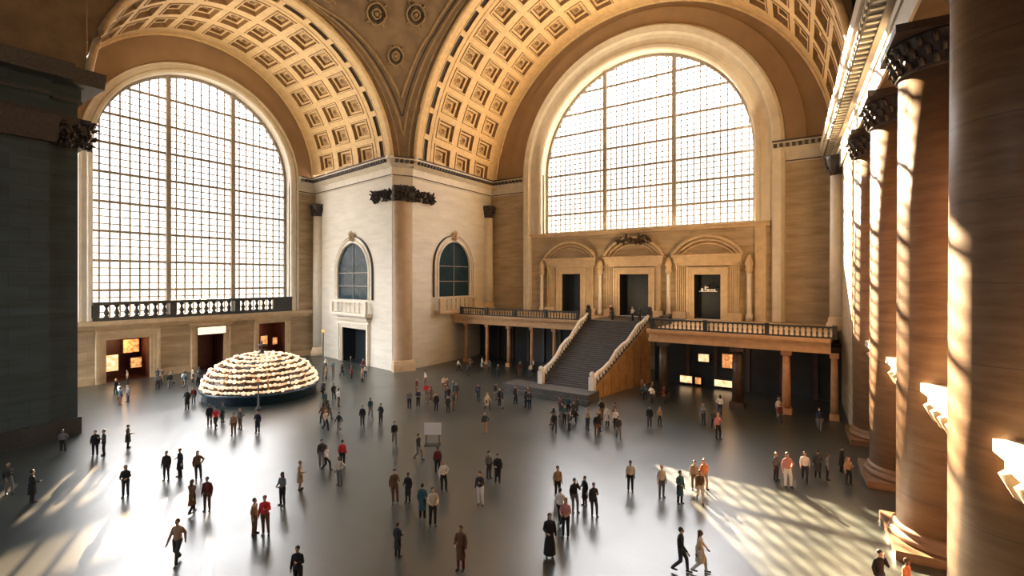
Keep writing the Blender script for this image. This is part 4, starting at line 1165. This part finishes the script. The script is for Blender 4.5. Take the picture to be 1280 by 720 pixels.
crowd(10, (597, 668), (498, 514), 'before the dark stair platform')
crowd(14, (510, 572), (480, 519), 'in front of the cream pier')
crowd(13, (188, 256), (476, 488), 'along the left wall')
crowd(5, (128, 160), (480, 515), 'by the wide left doorway')
crowd(9, (396, 424), (497, 543), 'right of the domed kiosk')
crowd(9, (402, 470), (460, 480), 'at the door of the cream pier')
crowd(9, (566, 690), (462, 476), 'under the left gallery')
crowd(5, (800, 850), (493, 505), 'beside the stair under the right gallery')
crowd(5, (870, 1040), (512, 545), 'in the shade under the right gallery')
crowd(5, (760, 806), (397.5, 402.5), 'on the landing above the stair', z=7.012)
print('PEOPLE', NP[0])

# ---------------------------------------------------------------- light
w = bpy.data.worlds.new('sky'); SC.world = w; w.use_nodes = True
nt = w.node_tree; bg = nt.nodes['Background']
tc = nt.nodes.new('ShaderNodeTexCoord'); sp = nt.nodes.new('ShaderNodeSeparateXYZ'); nt.links.new(tc.outputs['Generated'], sp.inputs[0])
r = nt.nodes.new('ShaderNodeValToRGB'); nt.links.new(sp.outputs['Z'], r.inputs[0])
e = r.color_ramp.elements; e[0].position = 0.0; e[0].color = (1.0, .84, .66, 1); e[1].position = .45; e[1].color = (.97, .97, 1.0, 1)
q = r.color_ramp.elements.new(.12); q.color = (1, .95, .88, 1)
nt.links.new(r.outputs[0], bg.inputs[0])
mr = nt.nodes.new('ShaderNodeFloatCurve'); mr.inputs['Factor'].default_value = 1      # unseen upper sky brightened, added to throw glare on the floor
cv = mr.mapping.curves[0]
for k, (px_, v_) in enumerate(((0, .15), (.20, .18), (.30, .55), (.40, 1.0), (.60, .8), (1.0, .2))):
    if k == 0: cv.points[0].location = (px_, v_)
    elif k == 5: cv.points[1].location = (px_, v_)
for (px_, v_) in ((.20, .18), (.30, .55), (.40, 1.0), (.60, .8)): cv.points.new(px_, v_)
mr.mapping.update(); nt.links.new(sp.outputs['Z'], mr.inputs['Value'])
mu = nt.nodes.new('ShaderNodeMath'); mu.operation = 'MULTIPLY'; mu.inputs[1].default_value = 18.5
nt.links.new(mr.outputs[0], mu.inputs[0]); nt.links.new(mu.outputs[0], bg.inputs[1])

def beam(name, tgt, az, tan_el, dist, irr, col, cone, aim=None, soft=.5):
    """added distant spot in place of the sun, aimed through one great window"""
    L = bpy.data.lights.new(name, 'SPOT'); L.energy = irr*4*PI*dist*dist; L.color = col; L.spot_size = math.radians(cone); L.spot_blend = .08; L.shadow_soft_size = soft
    o = bpy.data.objects.new(name, L); COL.objects.link(o)
    o.location = Vector(tgt)+Vector((math.cos(az)*dist, math.sin(az)*dist, tan_el*dist))
    o.rotation_euler = (o.location-Vector(aim or tgt)).to_track_quat('Z', 'Y').to_euler()
beam('sun_stand_in', (66, 24.6, 31), math.radians(40.3), math.tan(math.radians(22)), 400, 190, (1.0, .74, .46), 7.5, soft=1.6)
beam('sun_stand_in', (29.6, 71.6, 9.4), math.atan2(.87, .5), .207, 140, 70, (1.0, .70, .42), 8, aim=(25.5, 71.6, 14.5))  # second spot added from another direction for the left floor patch
def area(name, loc, sx, sy, direction, power=0, col=(1, 1, 1), portal=False):
    L = bpy.data.lights.new(name, 'AREA'); L.shape = 'RECTANGLE'; L.size = sx; L.size_y = sy; L.energy = power; L.color = col
    o = bpy.data.objects.new(name, L); COL.objects.link(o); o.location = loc
    o.rotation_euler = (-Vector(direction)).to_track_quat('Z', 'Y').to_euler()
    if portal: L.cycles.is_portal = True
    return o
area('window_portal', (31.7, 73.5, 23.2), 25, 32.5, (0, -1, 0), portal=True)
area('window_portal', (68, 24.6, 31), 31, 25, (-1, 0, 0), portal=True)
area('window_portal', (-26.6, 32, 27.5), 29, 38, (1, 0, 0), portal=True)
def lampp(loc, power, col=(1, .68, .36), r=.5, name='added_uplight'):
    L = bpy.data.lights.new(name, 'POINT'); L.energy = power; L.color = col; L.shadow_soft_size = r
    o = bpy.data.objects.new(name, L); COL.objects.link(o); o.location = loc; return o
# unseen floods added at cornice height to brighten the vaults
def flood(loc, tgt, power, cone=75, col=(1, .80, .52)):
    L = bpy.data.lights.new('added_flood', 'SPOT'); L.energy = power; L.color = col; L.spot_size = math.radians(cone); L.spot_blend = .8; L.shadow_soft_size = .25
    o = bpy.data.objects.new('added_flood', L); COL.objects.link(o); o.location = loc
    o.rotation_euler = (Vector(loc)-Vector(tgt)).to_track_quat('Z', 'Y').to_euler()
for y in (51.5, 58, 65):
    flood((15.6, y, 28.8), (40, y+2, 42), 6500); flood((45.6+(y-50)*.14, y, 28.9), (22, y+2, 42), 3500)
for x in (48.5, 54, 60):
    flood((x, 2.8, 28.9), (x+1, 36, 48), 11000); flood((x, 46.8, 28.9), (x+1, 12, 48), 6000)
for (fx, fy2, ty) in ((58.2, 28.6, 34), (58.2, 18.2, 15), (58.2, 28.0, 22)): flood((fx, fy2, 8.3), (66, ty, 15), 1300, 110, (1, .72, .42))  # unseen floods added at the gallery edge to warm the portal wall
# aisle lamps behind the giant columns
for s in (-4, 4.2, 12.7, 21.1): 
    p = CO.p(s, -4.2, 0); lampp((p.x, p.y, 13), 500, (1, .5, .2), .4, 'aisle_lamp')
lampp((53, 10, 5.6), 120, (1, .6, .3), .2, 'gallery_lamp'); lampp((40, 74, 4.5), 60, (1, .5, .25), .2, 'door_lamp'); lampp(((D1[0]+D1[1])/2, 73.3, 4.2), 120, (1, .55, .25), .2, 'door_lamp')

# ---------------------------------------------------------------- camera
cd = bpy.data.cameras.new('camera'); cam = bpy.data.objects.new('camera', cd); COL.objects.link(cam)
cd.sensor_width = 36; cd.lens = F/1280*36; cd.shift_y = -10/1280; cd.clip_start = .1; cd.clip_end = 1000
cam.location = (0, 0, H); cam.rotation_euler = (PI/2, 0, TH-PI/2)
SC.camera = cam
SC.view_settings.view_transform = 'Standard'; SC.view_settings.look = 'None'; SC.view_settings.exposure = 0; SC.view_settings.gamma = 1
SC.view_settings.use_curve_mapping = False
